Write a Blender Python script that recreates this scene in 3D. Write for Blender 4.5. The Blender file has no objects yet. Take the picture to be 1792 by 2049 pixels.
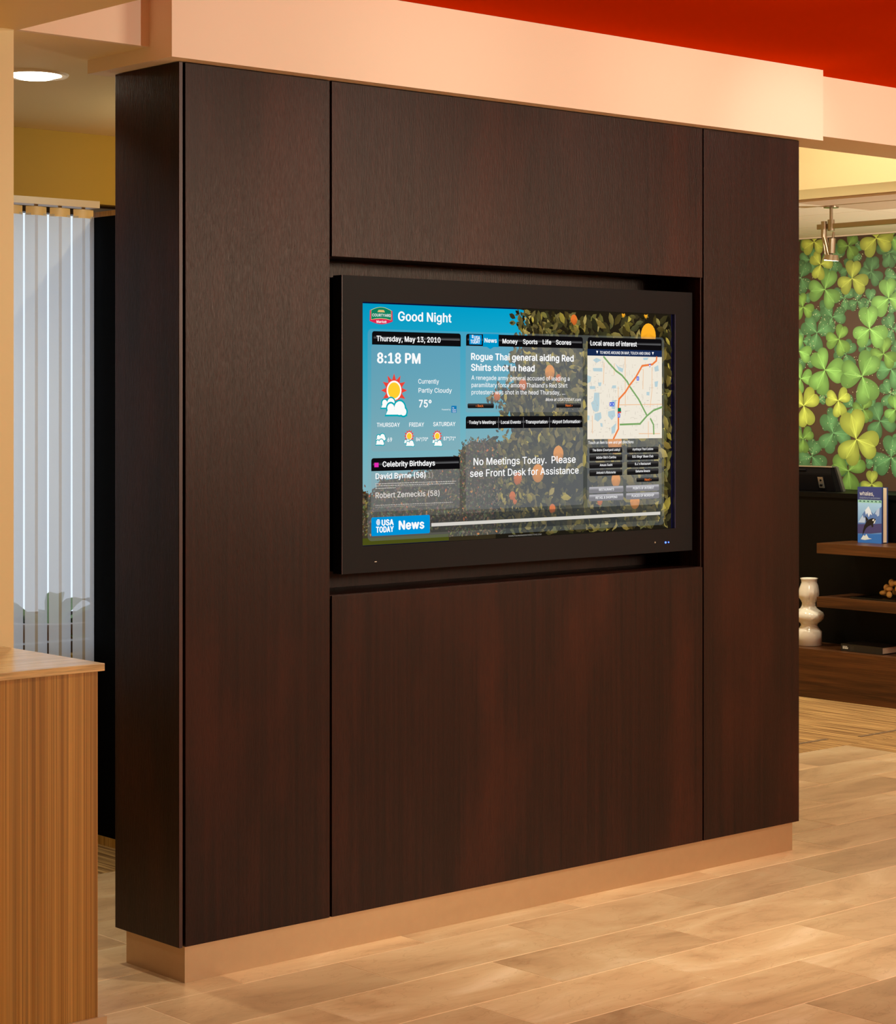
import bpy, bmesh, math, random
from mathutils import Vector, Matrix
random.seed(7)
sc = bpy.context.scene
col = sc.collection

# ------------------------------------------------------------------ camera
cam = bpy.data.objects.new('camera', bpy.data.cameras.new('camera'))
col.objects.link(cam)
cam.location = (-3.271, -4.693, 1.541)
cam.rotation_euler = (math.pi/2, 0, math.radians(48.12 - 90))
cam.data.sensor_fit = 'VERTICAL'
cam.data.sensor_height = 36.0
cam.data.lens = 36.0*4288.5/2049
cam.data.shift_y = -(1024.5 - 804)/2049
cam.data.clip_end = 200
sc.camera = cam

# ------------------------------------------------------------------ dusk sky
world = bpy.data.worlds.new('dusk_sky')
sc.world = world
world.use_nodes = True
world.node_tree.nodes['Background'].inputs[0].default_value = (0.70, 0.77, 0.89, 1)
world.node_tree.nodes['Background'].inputs[1].default_value = 1.5

sc.view_settings.view_transform = 'Standard'
sc.view_settings.look = 'None'
sc.view_settings.gamma = 1
sc.view_settings.exposure = 0
sc.view_settings.use_curve_mapping = False

# ------------------------------------------------------------------ lamps out of the frame (recessed ceiling lamps, cove strip, added fill lights)
WARM = (1.0, 0.945, 0.73)
def lamp(name, kind, loc, aim, watts, colour=WARM, size=0.12, cone=150, blend=0.8, sizey=None):
    d = bpy.data.lights.new(name, kind)
    d.energy = watts; d.color = colour
    if kind == 'SPOT':
        d.spot_size = math.radians(cone); d.spot_blend = blend; d.shadow_soft_size = size
    elif kind == 'AREA':
        d.shape = 'RECTANGLE'; d.size = size; d.size_y = sizey or size
    else:
        d.shadow_soft_size = size
    o = bpy.data.objects.new(name, d); col.objects.link(o)
    o.location = loc
    o.rotation_euler = (Vector(aim) - Vector(loc)).to_track_quat('-Z', 'Y').to_euler()
    return o
def down(x, y, z, w, tilt=(0, 0), **k):
    return lamp('downlight_lamp', 'SPOT', (x, y, z - .02), (x + tilt[0], y + tilt[1], z - 1.02), w, size=.03, **k)
lamp('panel_sheen_light', 'AREA', (5.0, -6.4, 2.25), (1.0, 0, 1.9), 175, size=1.8, sizey=.6)  # unseen area light added for the sheen on the dark panels
lamp('base_wash_lamp', 'SPOT', (0.85, -1.5, 2.66), (0.85, -.12, 0), 100, cone=62, blend=1, size=0)
lamp('base_wash_lamp', 'SPOT', (1.65, -1.4, 2.66), (1.65, -.12, 0), 165, cone=58, blend=1, size=0)
for x_, w_ in ((0.35, 36), (1.35, 36), (2.35, 36), (3.4, 34)):
    lamp('soffit_fill_light', 'SPOT', (x_, -1.75, 2.60), (x_, -.05, 2.36), w_, colour=(1, .93, .80), cone=70, blend=1, size=0)  # added spots without fixtures that brighten the soffit face
lamp('soffit_hotspot_light', 'SPOT', (2.5, -.85, 2.56), (2.45, -.05, 2.40), 9, colour=(1, .93, .86), cone=60, blend=1, size=0)  # added spot without a fixture, makes the soffit's bright corner
down(4.4, -1.9, 2.66, 56, cone=150)
down(1.9, -3.0, 2.66, 46, cone=150)
down(3.2, -3.6, 2.66, 50, cone=150)
down(-0.1, -1.6, 2.66, 36, (-.2, .3), cone=130)
down(-2.4, -4.2, 2.46, 60, cone=150)
down(5.0, 0.9, 2.46, 80, cone=150)
down(5.0, 2.9, 2.46, 68, (.4, 0), cone=150)
down(5.0, 1.9, 2.46, 54, (.4, 0), cone=150)
lamp('passage_fill_light', 'POINT', (0.95, .8, 2.36), (0.95, .8, 0), 13, size=0)  # added light hidden behind the media wall, brightens mustard wall and ceiling
down(-1.9, 1.1, 2.46, 40, cone=140)
lamp('lounge_fill_light', 'SPOT', (5.35, .95, 1.15), (5.0, 1.9, 2.5), 60, cone=150, blend=1, size=0)  # unseen upward spot added to brighten the lounge ceiling
lamp('cove_strip_lamp', 'AREA', (3.2, 0.60, 2.72), (4.2, 1.5, 2.70), 11, colour=(1, .90, .74), size=.3, sizey=.08)

# ------------------------------------------------------------------ helpers
def lin(c):
    c = c/255.0
    return c/12.92 if c <= 0.04045 else ((c + 0.055)/1.055)**2.4
def rgb(r, g, b): return (lin(r), lin(g), lin(b), 1)

WPOS = {}
def place(o, wpos, parent=None):
    WPOS[o.name] = Vector(wpos)
    if parent is not None:
        o.parent = parent
        o.location = Vector(wpos) - WPOS[parent.name]
    else:
        o.location = wpos
    return o
def tag(o, label=None, cat=None, group=None, kind=None):
    if label: o['label'] = label
    if cat: o['category'] = cat
    if group: o['group'] = group
    if kind: o['kind'] = kind
    return o
def empty(name, loc, label, cat, group=None):
    o = bpy.data.objects.new(name, None); col.objects.link(o)
    o.empty_display_size = .05
    place(o, loc)
    return tag(o, label, cat, group)
def mesh_obj(name, me, wpos, parent=None, m=None):
    o = bpy.data.objects.new(name, me); col.objects.link(o)
    if m is not None:
        me.materials.clear(); me.materials.append(m)
    return place(o, wpos, parent)
def from_bm(name, bm, wpos, parent=None, m=None, smooth=False):
    me = bpy.data.meshes.new(name)
    bmesh.ops.recalc_face_normals(bm, faces=bm.faces)
    bm.to_mesh(me); bm.free()
    if smooth:
        for p in me.polygons: p.use_smooth = True
    return mesh_obj(name, me, wpos, parent, m)
def add_box(bm, x0, x1, y0, y1, z0, z1, bev=0):
    r = bmesh.ops.create_cube(bm, size=1)
    for v in r['verts']:
        v.co.x = x0 + (v.co.x + .5)*(x1 - x0)
        v.co.y = y0 + (v.co.y + .5)*(y1 - y0)
        v.co.z = z0 + (v.co.z + .5)*(z1 - z0)
    if bev:
        es = list({e for v in r['verts'] for e in v.link_edges})
        bmesh.ops.bevel(bm, geom=es, offset=bev, segments=2, affect='EDGES', profile=.7)
def box(name, x0, x1, y0, y1, z0, z1, m, parent=None, bev=0):
    c = Vector(((x0+x1)/2, (y0+y1)/2, z0))
    bm = bmesh.new()
    add_box(bm, x0-c.x, x1-c.x, y0-c.y, y1-c.y, 0, z1-z0, bev)
    return from_bm(name, bm, c, parent, m)
def structure(name, x0, x1, y0, y1, z0, z1, m, label=None, cat=None):
    o = box(name, x0, x1, y0, y1, z0, z1, m)
    return tag(o, label, cat, kind='structure')
def add_tube(bm, a, b, r0, r1=None, n=16):
    a = Vector(a); b = Vector(b); r1 = r0 if r1 is None else r1
    d = b - a
    q = Vector((0, 0, 1)).rotation_difference(d.normalized())
    M = Matrix.Translation((a+b)/2) @ q.to_matrix().to_4x4()
    bmesh.ops.create_cone(bm, cap_ends=True, segments=n, radius1=r0, radius2=r1, depth=d.length, matrix=M)
def tube(name, a, b, r, m, parent=None, r1=None, n=16):
    c = Vector(a); bm = bmesh.new()
    add_tube(bm, (0, 0, 0), Vector(b) - c, r, r1, n)
    o = from_bm(name, bm, c, parent, m)
    return o
def lathe(name, prof, c, m, parent=None, n=48, fn=None):
    bm = bmesh.new(); rows = []
    for r, z in prof:
        rows.append([bm.verts.new((r*math.cos(2*math.pi*i/n)*(fn(2*math.pi*i/n, z) if fn else 1),
                                   r*math.sin(2*math.pi*i/n)*(fn(2*math.pi*i/n, z) if fn else 1), z)) for i in range(n)])
    for a, b in zip(rows, rows[1:]):
        for i in range(n):
            j = (i+1) % n
            bm.faces.new((a[i], a[j], b[j], b[i]))
    bm.faces.new(rows[0][::-1]); bm.faces.new(rows[-1])
    return from_bm(name, bm, c, parent, m, smooth=True)

# ------------------------------------------------------------------ materials
def new_mat(name):
    m = bpy.data.materials.new(name); m.use_nodes = True
    nt = m.node_tree
    return m, nt, nt.nodes['Principled BSDF']
def plain(name, c, rough=.6, metal=0, spec=.5, noise=0, scale=8, bump=0):
    m, nt, b = new_mat(name)
    b.inputs['Base Color'].default_value = c
    b.inputs['Roughness'].default_value = rough
    b.inputs['Metallic'].default_value = metal
    b.inputs['Specular IOR Level'].default_value = spec
    tc = nt.nodes.new('ShaderNodeTexCoord')
    n = nt.nodes.new('ShaderNodeTexNoise'); n.inputs['Scale'].default_value = scale; n.inputs['Detail'].default_value = 6
    nt.links.new(tc.outputs['Object'], n.inputs['Vector'])
    if noise:
        mx = nt.nodes.new('ShaderNodeMix'); mx.data_type = 'RGBA'
        mx.inputs[6].default_value = tuple(v*(1-noise) for v in c[:3]) + (1,)
        mx.inputs[7].default_value = tuple(min(1, v*(1+noise)) for v in c[:3]) + (1,)
        nt.links.new(n.outputs[0], mx.inputs[0]); nt.links.new(mx.outputs[2], b.inputs['Base Color'])
    if bump:
        bp = nt.nodes.new('ShaderNodeBump'); bp.inputs['Strength'].default_value = bump; bp.inputs['Distance'].default_value = .002
        nt.links.new(n.outputs[0], bp.inputs['Height']); nt.links.new(bp.outputs[0], b.inputs['Normal'])
    return m
def wood(name, c0, c1, c2, rough=.4, stretch=(60, 60, 1.2), fine=(500, 500, 4), bump=.25, figure=1.0, rvar=.1, spec=.4, fig=None, tint=None):
    """grain running along the direction with the small stretch factor"""
    m, nt, b = new_mat(name)
    L = nt.links.new; N = nt.nodes.new
    tc = N('ShaderNodeTexCoord')
    oi = N('ShaderNodeObjectInfo')
    add = N('ShaderNodeVectorMath'); add.operation = 'ADD'
    mulr = N('ShaderNodeMath'); mulr.operation = 'MULTIPLY'; mulr.inputs[1].default_value = 13.0
    L(oi.outputs['Random'], mulr.inputs[0])
    L(tc.outputs['Object'], add.inputs[0]); L(mulr.outputs[0], add.inputs[1])
    mp = N('ShaderNodeMapping'); mp.inputs['Scale'].default_value = stretch
    mf = N('ShaderNodeMapping'); mf.inputs['Scale'].default_value = fine
    ml = N('ShaderNodeMapping'); ml.inputs['Scale'].default_value = fig or tuple(s*.08 for s in stretch)
    for q in (mp, mf, ml): L(add.outputs[0], q.inputs['Vector'])
    n1 = N('ShaderNodeTexNoise'); n1.inputs['Scale'].default_value = 1; n1.inputs['Detail'].default_value = 5; n1.inputs['Distortion'].default_value = .4
    n2 = N('ShaderNodeTexNoise'); n2.inputs['Scale'].default_value = 1; n2.inputs['Detail'].default_value = 3
    n3 = N('ShaderNodeTexNoise'); n3.inputs['Scale'].default_value = 1; n3.inputs['Detail'].default_value = 3
    L(mp.outputs[0], n1.inputs['Vector']); L(mf.outputs[0], n2.inputs['Vector']); L(ml.outputs[0], n3.inputs['Vector'])
    r = N('ShaderNodeValToRGB'); r.color_ramp.elements[0].position = .35; r.color_ramp.elements[1].position = .68
    r.color_ramp.elements[0].color = c0; r.color_ramp.elements[1].color = c1
    L(n1.outputs[0], r.inputs[0])
    mx = N('ShaderNodeMix'); mx.data_type = 'RGBA'; mx.inputs[7].default_value = c2
    rr = N('ShaderNodeValToRGB'); rr.color_ramp.elements[0].position = .48; rr.color_ramp.elements[1].position = .75
    L(n3.outputs[0], rr.inputs[0])
    sc_ = N('ShaderNodeMath'); sc_.operation = 'MULTIPLY'; sc_.inputs[1].default_value = figure
    L(rr.outputs[0], sc_.inputs[0]); L(sc_.outputs[0], mx.inputs[0]); L(r.outputs[0], mx.inputs[6])
    mu = N('ShaderNodeMix'); mu.data_type = 'RGBA'; mu.blend_type = 'MULTIPLY'; mu.inputs[0].default_value = .55
    r2 = N('ShaderNodeValToRGB'); r2.color_ramp.elements[0].position = .35; r2.color_ramp.elements[1].position = .6
    r2.color_ramp.elements[0].color = (.25, .25, .25, 1)
    L(n2.outputs[0], r2.inputs[0]); L(mx.outputs[2], mu.inputs[6]); L(r2.outputs[0], mu.inputs[7])
    L(mu.outputs[2], b.inputs['Base Color'])
    mr = N('ShaderNodeMapRange'); mr.inputs['To Min'].default_value = rough + rvar; mr.inputs['To Max'].default_value = rough - rvar
    L(n2.outputs[0], mr.inputs['Value']); L(mr.outputs[0], b.inputs['Roughness'])
    b.inputs['Specular IOR Level'].default_value = spec
    if tint: b.inputs['Specular Tint'].default_value = tint
    bp = N('ShaderNodeBump'); bp.inputs['Strength'].default_value = bump; bp.inputs['Distance'].default_value = .0008
    L(n2.outputs[0], bp.inputs['Height']); L(bp.outputs[0], b.inputs['Normal'])
    return m
def emit(name, c, s=1.0, alpha=1.0):
    m = bpy.data.materials.new(name); m.use_nodes = True; nt = m.node_tree
    nt.nodes.remove(nt.nodes['Principled BSDF'])
    e = nt.nodes.new('ShaderNodeEmission'); e.inputs[0].default_value = c; e.inputs[1].default_value = s
    out = nt.nodes['Material Output']
    if alpha < 1:
        t = nt.nodes.new('ShaderNodeBsdfTransparent'); x = nt.nodes.new('ShaderNodeMixShader'); x.inputs[0].default_value = alpha
        nt.links.new(t.outputs[0], x.inputs[1]); nt.links.new(e.outputs[0], x.inputs[2]); nt.links.new(x.outputs[0], out.inputs[0])
    else:
        nt.links.new(e.outputs[0], out.inputs[0])
    return m
def vcol_mat(name, lit=False, rough=.5):
    """colours of a printed or displayed picture, stored per corner"""
    m = bpy.data.materials.new(name); m.use_nodes = True; nt = m.node_tree
    a = nt.nodes.new('ShaderNodeVertexColor'); a.layer_name = 'ink'
    if lit:
        nt.nodes.remove(nt.nodes['Principled BSDF'])
        e = nt.nodes.new('ShaderNodeEmission'); nt.links.new(a.outputs[0], e.inputs[0])
        nt.links.new(e.outputs[0], nt.nodes['Material Output'].inputs[0])
    else:
        b = nt.nodes['Principled BSDF']; b.inputs['Roughness'].default_value = rough
        nt.links.new(a.outputs[0], b.inputs['Base Color'])
    return m

M_wenge = wood('dark_wenge_veneer', rgb(20, 8, 6), rgb(38, 16, 11), rgb(66, 27, 15), rough=.36, stretch=(75, 75, 1.0), fine=(520, 520, 38), bump=.6, figure=.62, spec=.24, fig=(5, 5, 1.5), tint=(1, .74, .66, 1))
M_edge = wood('reddish_edge_band', rgb(60, 30, 24), rgb(80, 42, 32), rgb(80, 42, 32), rough=.4)
M_walnut = wood('walnut_veneer', rgb(60, 32, 14), rgb(112, 68, 34), rgb(96, 56, 26), rough=.35, stretch=(22, 1.4, 30), fine=(200, 4, 300))
M_oak = wood('pale_vertical_laminate', rgb(166, 116, 44), rgb(204, 156, 80), rgb(184, 132, 56), rough=.45, stretch=(110, 110, .35), fine=(420, 420, .8), bump=.08)
M_counter = wood('pale_counter_laminate', rgb(226, 192, 134), rgb(240, 212, 164), rgb(230, 196, 140), rough=.22, stretch=(3, 40, 40), fine=(8, 200, 200), bump=.03, rvar=.04)
M_plinth = plain('brushed_bronze_plinth', rgb(182, 150, 114), rough=.34, metal=.6, noise=.05, scale=40)
M_paint = plain('warm_white_paint', rgb(240, 216, 190), rough=.7, noise=.01, scale=3, bump=.03)
M_paint_low = plain('sand_ceiling_paint', rgb(236, 210, 156), rough=.7, noise=.01, scale=3, bump=.03)
M_paint_beige = plain('beige_wall_paint', rgb(238, 220, 172), rough=.7, noise=.015, scale=60, bump=.06)
M_red = plain('red_ceiling_paint', (0.62, .034, .0, 1), rough=.9, spec=.0, noise=.02, scale=2)
M_mustard = plain('mustard_wall_paint', rgb(170, 130, 24), rough=.7, noise=.02, scale=20)
M_yellow = plain('pale_yellow_paint', rgb(246, 226, 170), rough=.7)
M_black = plain('black_lacquer', (.0015, .0013, .0012, 1), rough=.7, spec=.03)
M_tvblack = plain('black_plastic', (.006, .005, .0058, 1), rough=.5, spec=.12, noise=.1, scale=300, bump=.03)
M_dark = plain('dark_espresso', (.002, .0013, .001, 1), rough=.5, spec=.12)
M_steel = plain('brushed_steel', (.55, .5, .43, 1), rough=.3, metal=1)
M_white = plain('white_glaze', rgb(236, 226, 210), rough=.12, spec=.6)
M_grout = plain('sand_grout', rgb(240, 208, 168), rough=.8, noise=.05, scale=50)

# ---- measured layout of the screen page (millimetres on the glass) and of the mural (metres on the wall)
TEXTS=[('Good Night', 129.3, 648.4, 208.5, 26.1, 1.0, 'W'), ('Thursday, May 13, 2010', 48.0, 587.7, 246.2, 15.1, 1, 'W'), ('8:18 PM', 49.9, 525.1, 166.0, 28.8, 1.4, 'W'), ('Currently', 207.1, 466.4, 80.8, 13.2, 0.3, 'W'), ('Partly Cloudy', 208.1, 440.1, 130.7, 13.2, 0.3, 'W'), ('75°', 209.3, 397.0, 49.5, 21.5, 1.1, 'W'), ('Powered by', 299.7, 388.0, 34.1, 4.5, 0, 'W'), ('The', 340.8, 393.2, 7.0, 3.9, 0.5, 'W'), ('Weather', 340.8, 387.3, 15.0, 3.9, 0.5, 'W'), ('Channel', 340.8, 381.9, 15.0, 3.9, 0.5, 'W'), ('COURTYARD', 32.1, 658.3, 70.2, 7.9, 0.5, 'W'), ('Marriott', 48.0, 640.0, 37.6, 7.2, 0.8, 'W'), ('THURSDAY', 49.1, 340.8, 87.2, 11.5, 0.6, 'W'), ('FRIDAY', 172.0, 340.5, 57.5, 11.7, 0.6, 'W'), ('SATURDAY', 265.4, 341.3, 88.0, 11.8, 0.6, 'W'), ('69', 89.0, 297.6, 17.4, 11.6, 0.6, 'W'), ('84°/70°', 198.4, 298.3, 46.7, 10.3, 0.6, 'W'), ('87°/71°', 306.0, 299.3, 47.8, 10.4, 0.6, 'W'), ('Celebrity Birthdays', 70.5, 225.8, 202.0, 14.9, 1, 'W'), ('David Byrne (58)', 44.3, 191.2, 191.0, 15.8, 0.9, 'W'), ('(41)', 219.7, 189.9, 44.4, 16.1, 0.1, 'G2'), ('Robert Zemeckis (58)', 44.3, 136.3, 245.9, 15.8, 0.6, 'G'), ('USA', 66.8, 56.9, 46.1, 15.9, 2, 'W'), ('TODAY', 45.8, 37.2, 67.1, 16.1, 2, 'W'), ('News', 131.7, 42.5, 98.9, 24.7, 1.6, 'W'), ('USA', 428.4, 599.4, 24.4, 10.5, 1.2, 'W'), ('TODAY', 414.2, 587.8, 38.6, 10.5, 1.2, 'W'), ('News', 471.0, 591.4, 50.7, 13.0, 1, 'W'), ('Money', 545.3, 590.2, 63.7, 13.4, 1, 'W'), ('Sports', 631.2, 590.5, 62.2, 13.5, 1, 'W'), ('Life', 715.3, 590.7, 37.2, 13.6, 1, 'W'), ('Scores', 772.9, 590.9, 67.0, 13.7, 1, 'W'), ('Rogue Thai general aiding Red', 416.2, 539.0, 434.7, 19.5, 1.2, 'W'), ('Shirts shot in head', 416.2, 506.4, 265.0, 19.5, 1.2, 'W'), ('A renegade army general accused of leading a', 417.8, 478.8, 414.8, 12.9, 0.2, 'W'), ("paramilitary force among Thailand's Red Shirt", 418.2, 457.1, 404.7, 12.9, 0.2, 'W'), ('protesters was shot in the head Thursday, ...', 418.2, 435.5, 394.6, 12.9, 0.2, 'W'), ('More at USATODAY.com', 727.8, 415.5, 155.5, 9.3, 0.5, 'I'), ('‹ Back', 435.5, 397.6, 31.0, 6.9, 0.6, 'O'), ('Next ›', 815.0, 398.1, 30.8, 7.2, 0.6, 'O'), ("Today's Meetings", 408.1, 346.8, 109.2, 9.7, 0.6, 'W'), ('Local Events', 539.3, 346.5, 82.6, 9.9, 0.6, 'W'), ('Transportation', 642.8, 346.5, 93.0, 10.0, 0.6, 'W'), ('Airport Information', 757.1, 346.5, 121.3, 10.1, 0.6, 'W'), ('No Meetings Today.', 426.3, 223.4, 305.8, 21.0, 0.5, 'W'), ('Please', 753.8, 222.8, 106.0, 21.7, 0.5, 'W'), ('see Front Desk for Assistance', 411.9, 188.6, 461.0, 21.0, 0.5, 'W'), ('WWW.FOURWINDSINTERACTIVE.COM', 570.1, 3.2, 140.0, 4.0, 0, 'G2'), ('Local areas of interest', 925.4, 590.8, 213.1, 15.0, 1, 'W'), ('TO MOVE AROUND IN MAP, TOUCH AND DRAG', 968.0, 564.7, 233.6, 8.7, 0.5, 'W'), ('The Bistro (Courtyard Lobby)', 935.3, 256.9, 124.8, 7.3, 0.5, 'W'), ("Adobe Gila's Cantina", 951.5, 233.5, 90.4, 7.3, 0.5, 'W'), ('Amura Sushi', 968.0, 209.4, 57.1, 7.3, 0.5, 'W'), ("Antonio's Ristorante", 952.5, 185.5, 87.7, 7.3, 0.5, 'W'), ('Ayothaya Thai Cuisine', 1118.1, 257.1, 97.2, 7.4, 0.5, 'W'), ("B.B. Kings' Blues Club", 1118.1, 233.6, 97.9, 7.4, 0.5, 'W'), ("B.J.'s Restaurant", 1129.7, 209.9, 74.2, 7.4, 0.5, 'W'), ('Bahama Breeze', 1133.2, 186.4, 67.2, 7.4, 0.5, 'W'), ('RESTAURANTS', 964.0, 131.6, 68.4, 7.3, 0.5, 'W'), ('RETAIL & SHOPPING', 949.2, 106.6, 98.4, 7.3, 0.5, 'W'), ('POINTS OF INTEREST', 1120.5, 131.9, 99.0, 7.4, 0.5, 'W'), ('PLACES OF WORSHIP', 1114.7, 107.5, 104.8, 7.4, 0.5, 'W'), ('Touch an item to see and get directions', 916.2, 280.2, 206.7, 8.8, 0.5, 'W'), ('Next ›', 1175.5, 158.3, 31.1, 7.5, 0.6, 'O')]
BOXES=[('glass_panel', 16.3, 13.2, 1269.9, 622.1, 'glass1', 9, 1), ('glass_panel', 29.3, 269.7, 373.8, 576.5, 'glass2', 6, 2), ('glass_panel', 29.3, 96.9, 371.8, 213.8, 'glass2', 6, 2), ('glass_panel', 396.0, 381.0, 892.5, 580.4, 'glass2', 4, 2), ('glass_panel', 396.0, 90.5, 894.7, 334.3, 'glass2', 6, 2), ('glass_panel', 912.6, 81.5, 1257.9, 299.9, 'glass2', 4, 2), ('header_bar', 32.1, 577.4, 375.8, 616.0, 'black', 5, 3), ('header_bar', 29.3, 213.8, 371.8, 251.0, 'black', 5, 3), ('header_bar', 397.2, 580.4, 892.5, 616.0, 'black', 5, 3), ('header_bar', 396.0, 332.8, 891.4, 369.5, 'black', 4, 3), ('header_bar', 914.2, 579.2, 1257.9, 616.4, 'black', 5, 3), ('navy_strip', 912.6, 558.4, 1257.9, 579.4, 'navy', 0, 4), ('pink_square', 40.5, 225.0, 56.4, 237.9, 'magenta', 0, 4), ('news_logo_box', 29.3, 27.2, 252.9, 81.1, 'usablue', 3, 4), ('news_tab', 465.7, 578.2, 529.9, 617.3, 'usablue2', 0, 4), ('news_logo_box', 410.1, 584.7, 460.5, 613.7, 'usablue', 0, 4), ('weather_logo_box', 337.8, 380.5, 358.8, 401.2, 'weatherblue', 1, 4), ('ticker_line', 258.8, 46.2, 1250.2, 56.3, 'lgray', 0, 4), ('ticker_band', 254.9, 28.5, 1253.1, 80.2, 'glassdark', 4, 3), ('screen_button', 403.0, 393.7, 510.3, 407.8, 'btn', 2, 4), ('screen_button', 775.6, 394.5, 883.5, 407.6, 'btn', 2, 4), ('screen_button', 921.8, 250.2, 1071.2, 268.6, 'btn', 2, 4), ('screen_button', 921.8, 226.5, 1071.2, 245.6, 'btn', 2, 4), ('screen_button', 921.8, 203.0, 1071.2, 221.4, 'btn', 2, 4), ('screen_button', 921.8, 178.8, 1071.2, 197.7, 'btn', 2, 4), ('screen_button', 1093.3, 249.7, 1241.5, 267.3, 'btn', 2, 4), ('screen_button', 1093.3, 226.3, 1241.5, 244.4, 'btn', 2, 4), ('screen_button', 1093.3, 202.4, 1241.5, 220.5, 'btn', 2, 4), ('screen_button', 1093.3, 178.8, 1241.5, 197.1, 'btn', 2, 4), ('screen_button', 1137.6, 155.0, 1243.3, 167.9, 'btn', 2, 4), ('screen_button', 919.5, 124.8, 1077.0, 145.5, 'btngrey', 3, 4), ('screen_button', 919.5, 99.9, 1077.0, 121.3, 'btngrey', 3, 4), ('screen_button', 1088.2, 125.1, 1245.0, 145.7, 'btngrey', 3, 4), ('screen_button', 1088.2, 100.1, 1245.0, 121.1, 'btngrey', 3, 4), ('divider', 528.3, 334.5, 530.4, 366.2, 'grey', 0, 4), ('divider', 633.1, 333.6, 635.2, 365.7, 'grey', 0, 4), ('divider', 744.5, 332.7, 746.6, 365.2, 'grey', 0, 4), ('map_sheet', 912.6, 295.1, 1257.9, 558.4, 'map', 0, 4)]
ROADS={'orange': [[(1232.8, 557.9), (1231.1, 546.2), (1212.1, 534.2), (1164.0, 528.9), (1133.4, 491.3), (1104.6, 465.5), (1086.1, 444.6), (1055.9, 421.4), (1053.2, 400.6), (1053.2, 326.6), (1030.9, 295.6)]], 'green': [[(986.1, 555.6), (1009.3, 536.4), (1042.5, 511.4), (1069.3, 497.8), (1094.5, 477.1), (1104.6, 463.2)], [(1104.6, 463.2), (1147.0, 421.4), (1186.3, 368.8)], [(1060.9, 340.4), (1153.8, 342.1), (1186.3, 367.6), (1217.3, 385.1), (1257.1, 395.6)], [(1203.5, 358.2), (1217.3, 339.3), (1219.0, 308.8)]], 'pale': [[(1084.4, 555.9), (1085.4, 404.0)], [(1055.9, 403.3), (1257.1, 405.0)], [(1210.4, 524.8), (1210.4, 449.7), (1201.7, 395.7)], [(934.3, 368.7), (935.3, 313.9)], [(1193.2, 348.8), (1193.2, 297.3)], [(987.8, 536.1), (984.5, 469.5)], [(1169.2, 517.3), (1167.5, 454.2)], [(1052.6, 460.7), (1052.6, 423.7)], [(1148.7, 310.6), (1248.4, 309.6)], [(1034.2, 533.3), (1034.2, 499.8)]]}
LAKES=[[(936.9, 544.7), (953.3, 551.8), (976.3, 545.2), (953.3, 535.7)], [(936.9, 519.5), (979.6, 520.0), (979.6, 508.5), (940.2, 509.3)], [(1039.2, 534.5), (1052.6, 525.4), (1076.0, 518.7), (1072.6, 507.1), (1055.9, 511.5)], [(943.4, 441.9), (966.4, 441.9), (966.4, 403.0), (963.1, 384.6), (950.0, 380.1), (936.9, 387.0), (928.7, 409.8), (940.2, 416.7)], [(945.1, 375.5), (973.0, 380.0), (976.3, 361.7), (959.8, 350.3), (944.1, 357.2)], [(1006.0, 382.2), (1035.9, 386.7), (1039.2, 368.3), (1022.6, 354.5), (1006.0, 368.4)], [(1020.9, 331.5), (1042.5, 345.2), (1037.5, 315.2), (1022.6, 310.7)], [(1220.7, 524.9), (1239.7, 532.1), (1243.2, 513.3), (1224.2, 510.8)], [(1222.4, 477.9), (1239.7, 480.4), (1236.3, 461.5), (1224.2, 461.5)], [(1025.9, 465.1), (1042.5, 465.2), (1042.5, 456.0), (1022.6, 455.9)], [(969.7, 345.6), (979.6, 345.6), (981.2, 334.1), (973.0, 334.2)], [(912.5, 496.5), (930.4, 492.1), (927.1, 476.1), (912.5, 471.4)], [(922.2, 462.3), (946.7, 462.5), (946.7, 453.3), (923.9, 453.2)], [(1167.5, 554.7), (1194.9, 556.2), (1188.0, 547.9), (1170.9, 547.7)], [(1184.6, 444.9), (1198.3, 444.9), (1198.3, 433.2), (1184.6, 434.3)], [(959.8, 474.0), (976.3, 474.1), (973.0, 462.6), (963.1, 462.5)], [(1022.6, 416.7), (1042.5, 419.0), (1037.5, 389.0), (1022.6, 391.4)], [(912.5, 371.1), (922.2, 368.8), (920.6, 355.1), (912.5, 355.1)]]
ICONS=[((1143.6, 487.9), 'b'), ((1018.2, 405.2), 'b'), ((1029.2, 405.2), 'b'), ((1055.9, 369.3), 'b'), ((1057.6, 386.7), 'g'), ((1200.0, 530.5), 's')]
TRIS=[(956.5, 569.4), (1214.8, 569.4)]
FOL=[(506.2, 705.6), (599.9, 690.2), (595.7, 624.6), (583.1, 571.1), (562.2, 502.5), (506.2, 449.2), (485.6, 426.6), (516.5, 396.4), (543.4, 358.6), (537.2, 316.2), (506.2, 290.9)]
ORCH=[(-7.8, 168.9), (34.9, 153.4), (63.0, 195.8), (138.8, 201.2), (215.9, 206.8), (294.2, 230.2), (363.8, 248.1), (383.9, 285.0), (424.3, 306.9), (465.0, 298.9), (506.2, 316.5)]
ORANGES=[((1195.9, 626.3), 24), ((697.7, 193.2), 17), ((612.6, 178.3), 12), ((589.4, 125.6), 9), ((786.5, 251.7), 15), ((749.5, 504.3), 14), ((633.7, 465.0), 11), ((524.8, 429.7), 9), ((854.7, 669.2), 10), ((760.3, 81.9), 9), ((1078.9, 690.9), 5), ((1184.1, 690.6), 5), ((1132.4, 93.6), 15), ((1044.3, 164.7), 14), ((1039.7, 284.2), 22), ((971.2, 98.6), 8), ((786.5, 486.0), 8), ((599.9, 110.1), 6)]
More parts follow.
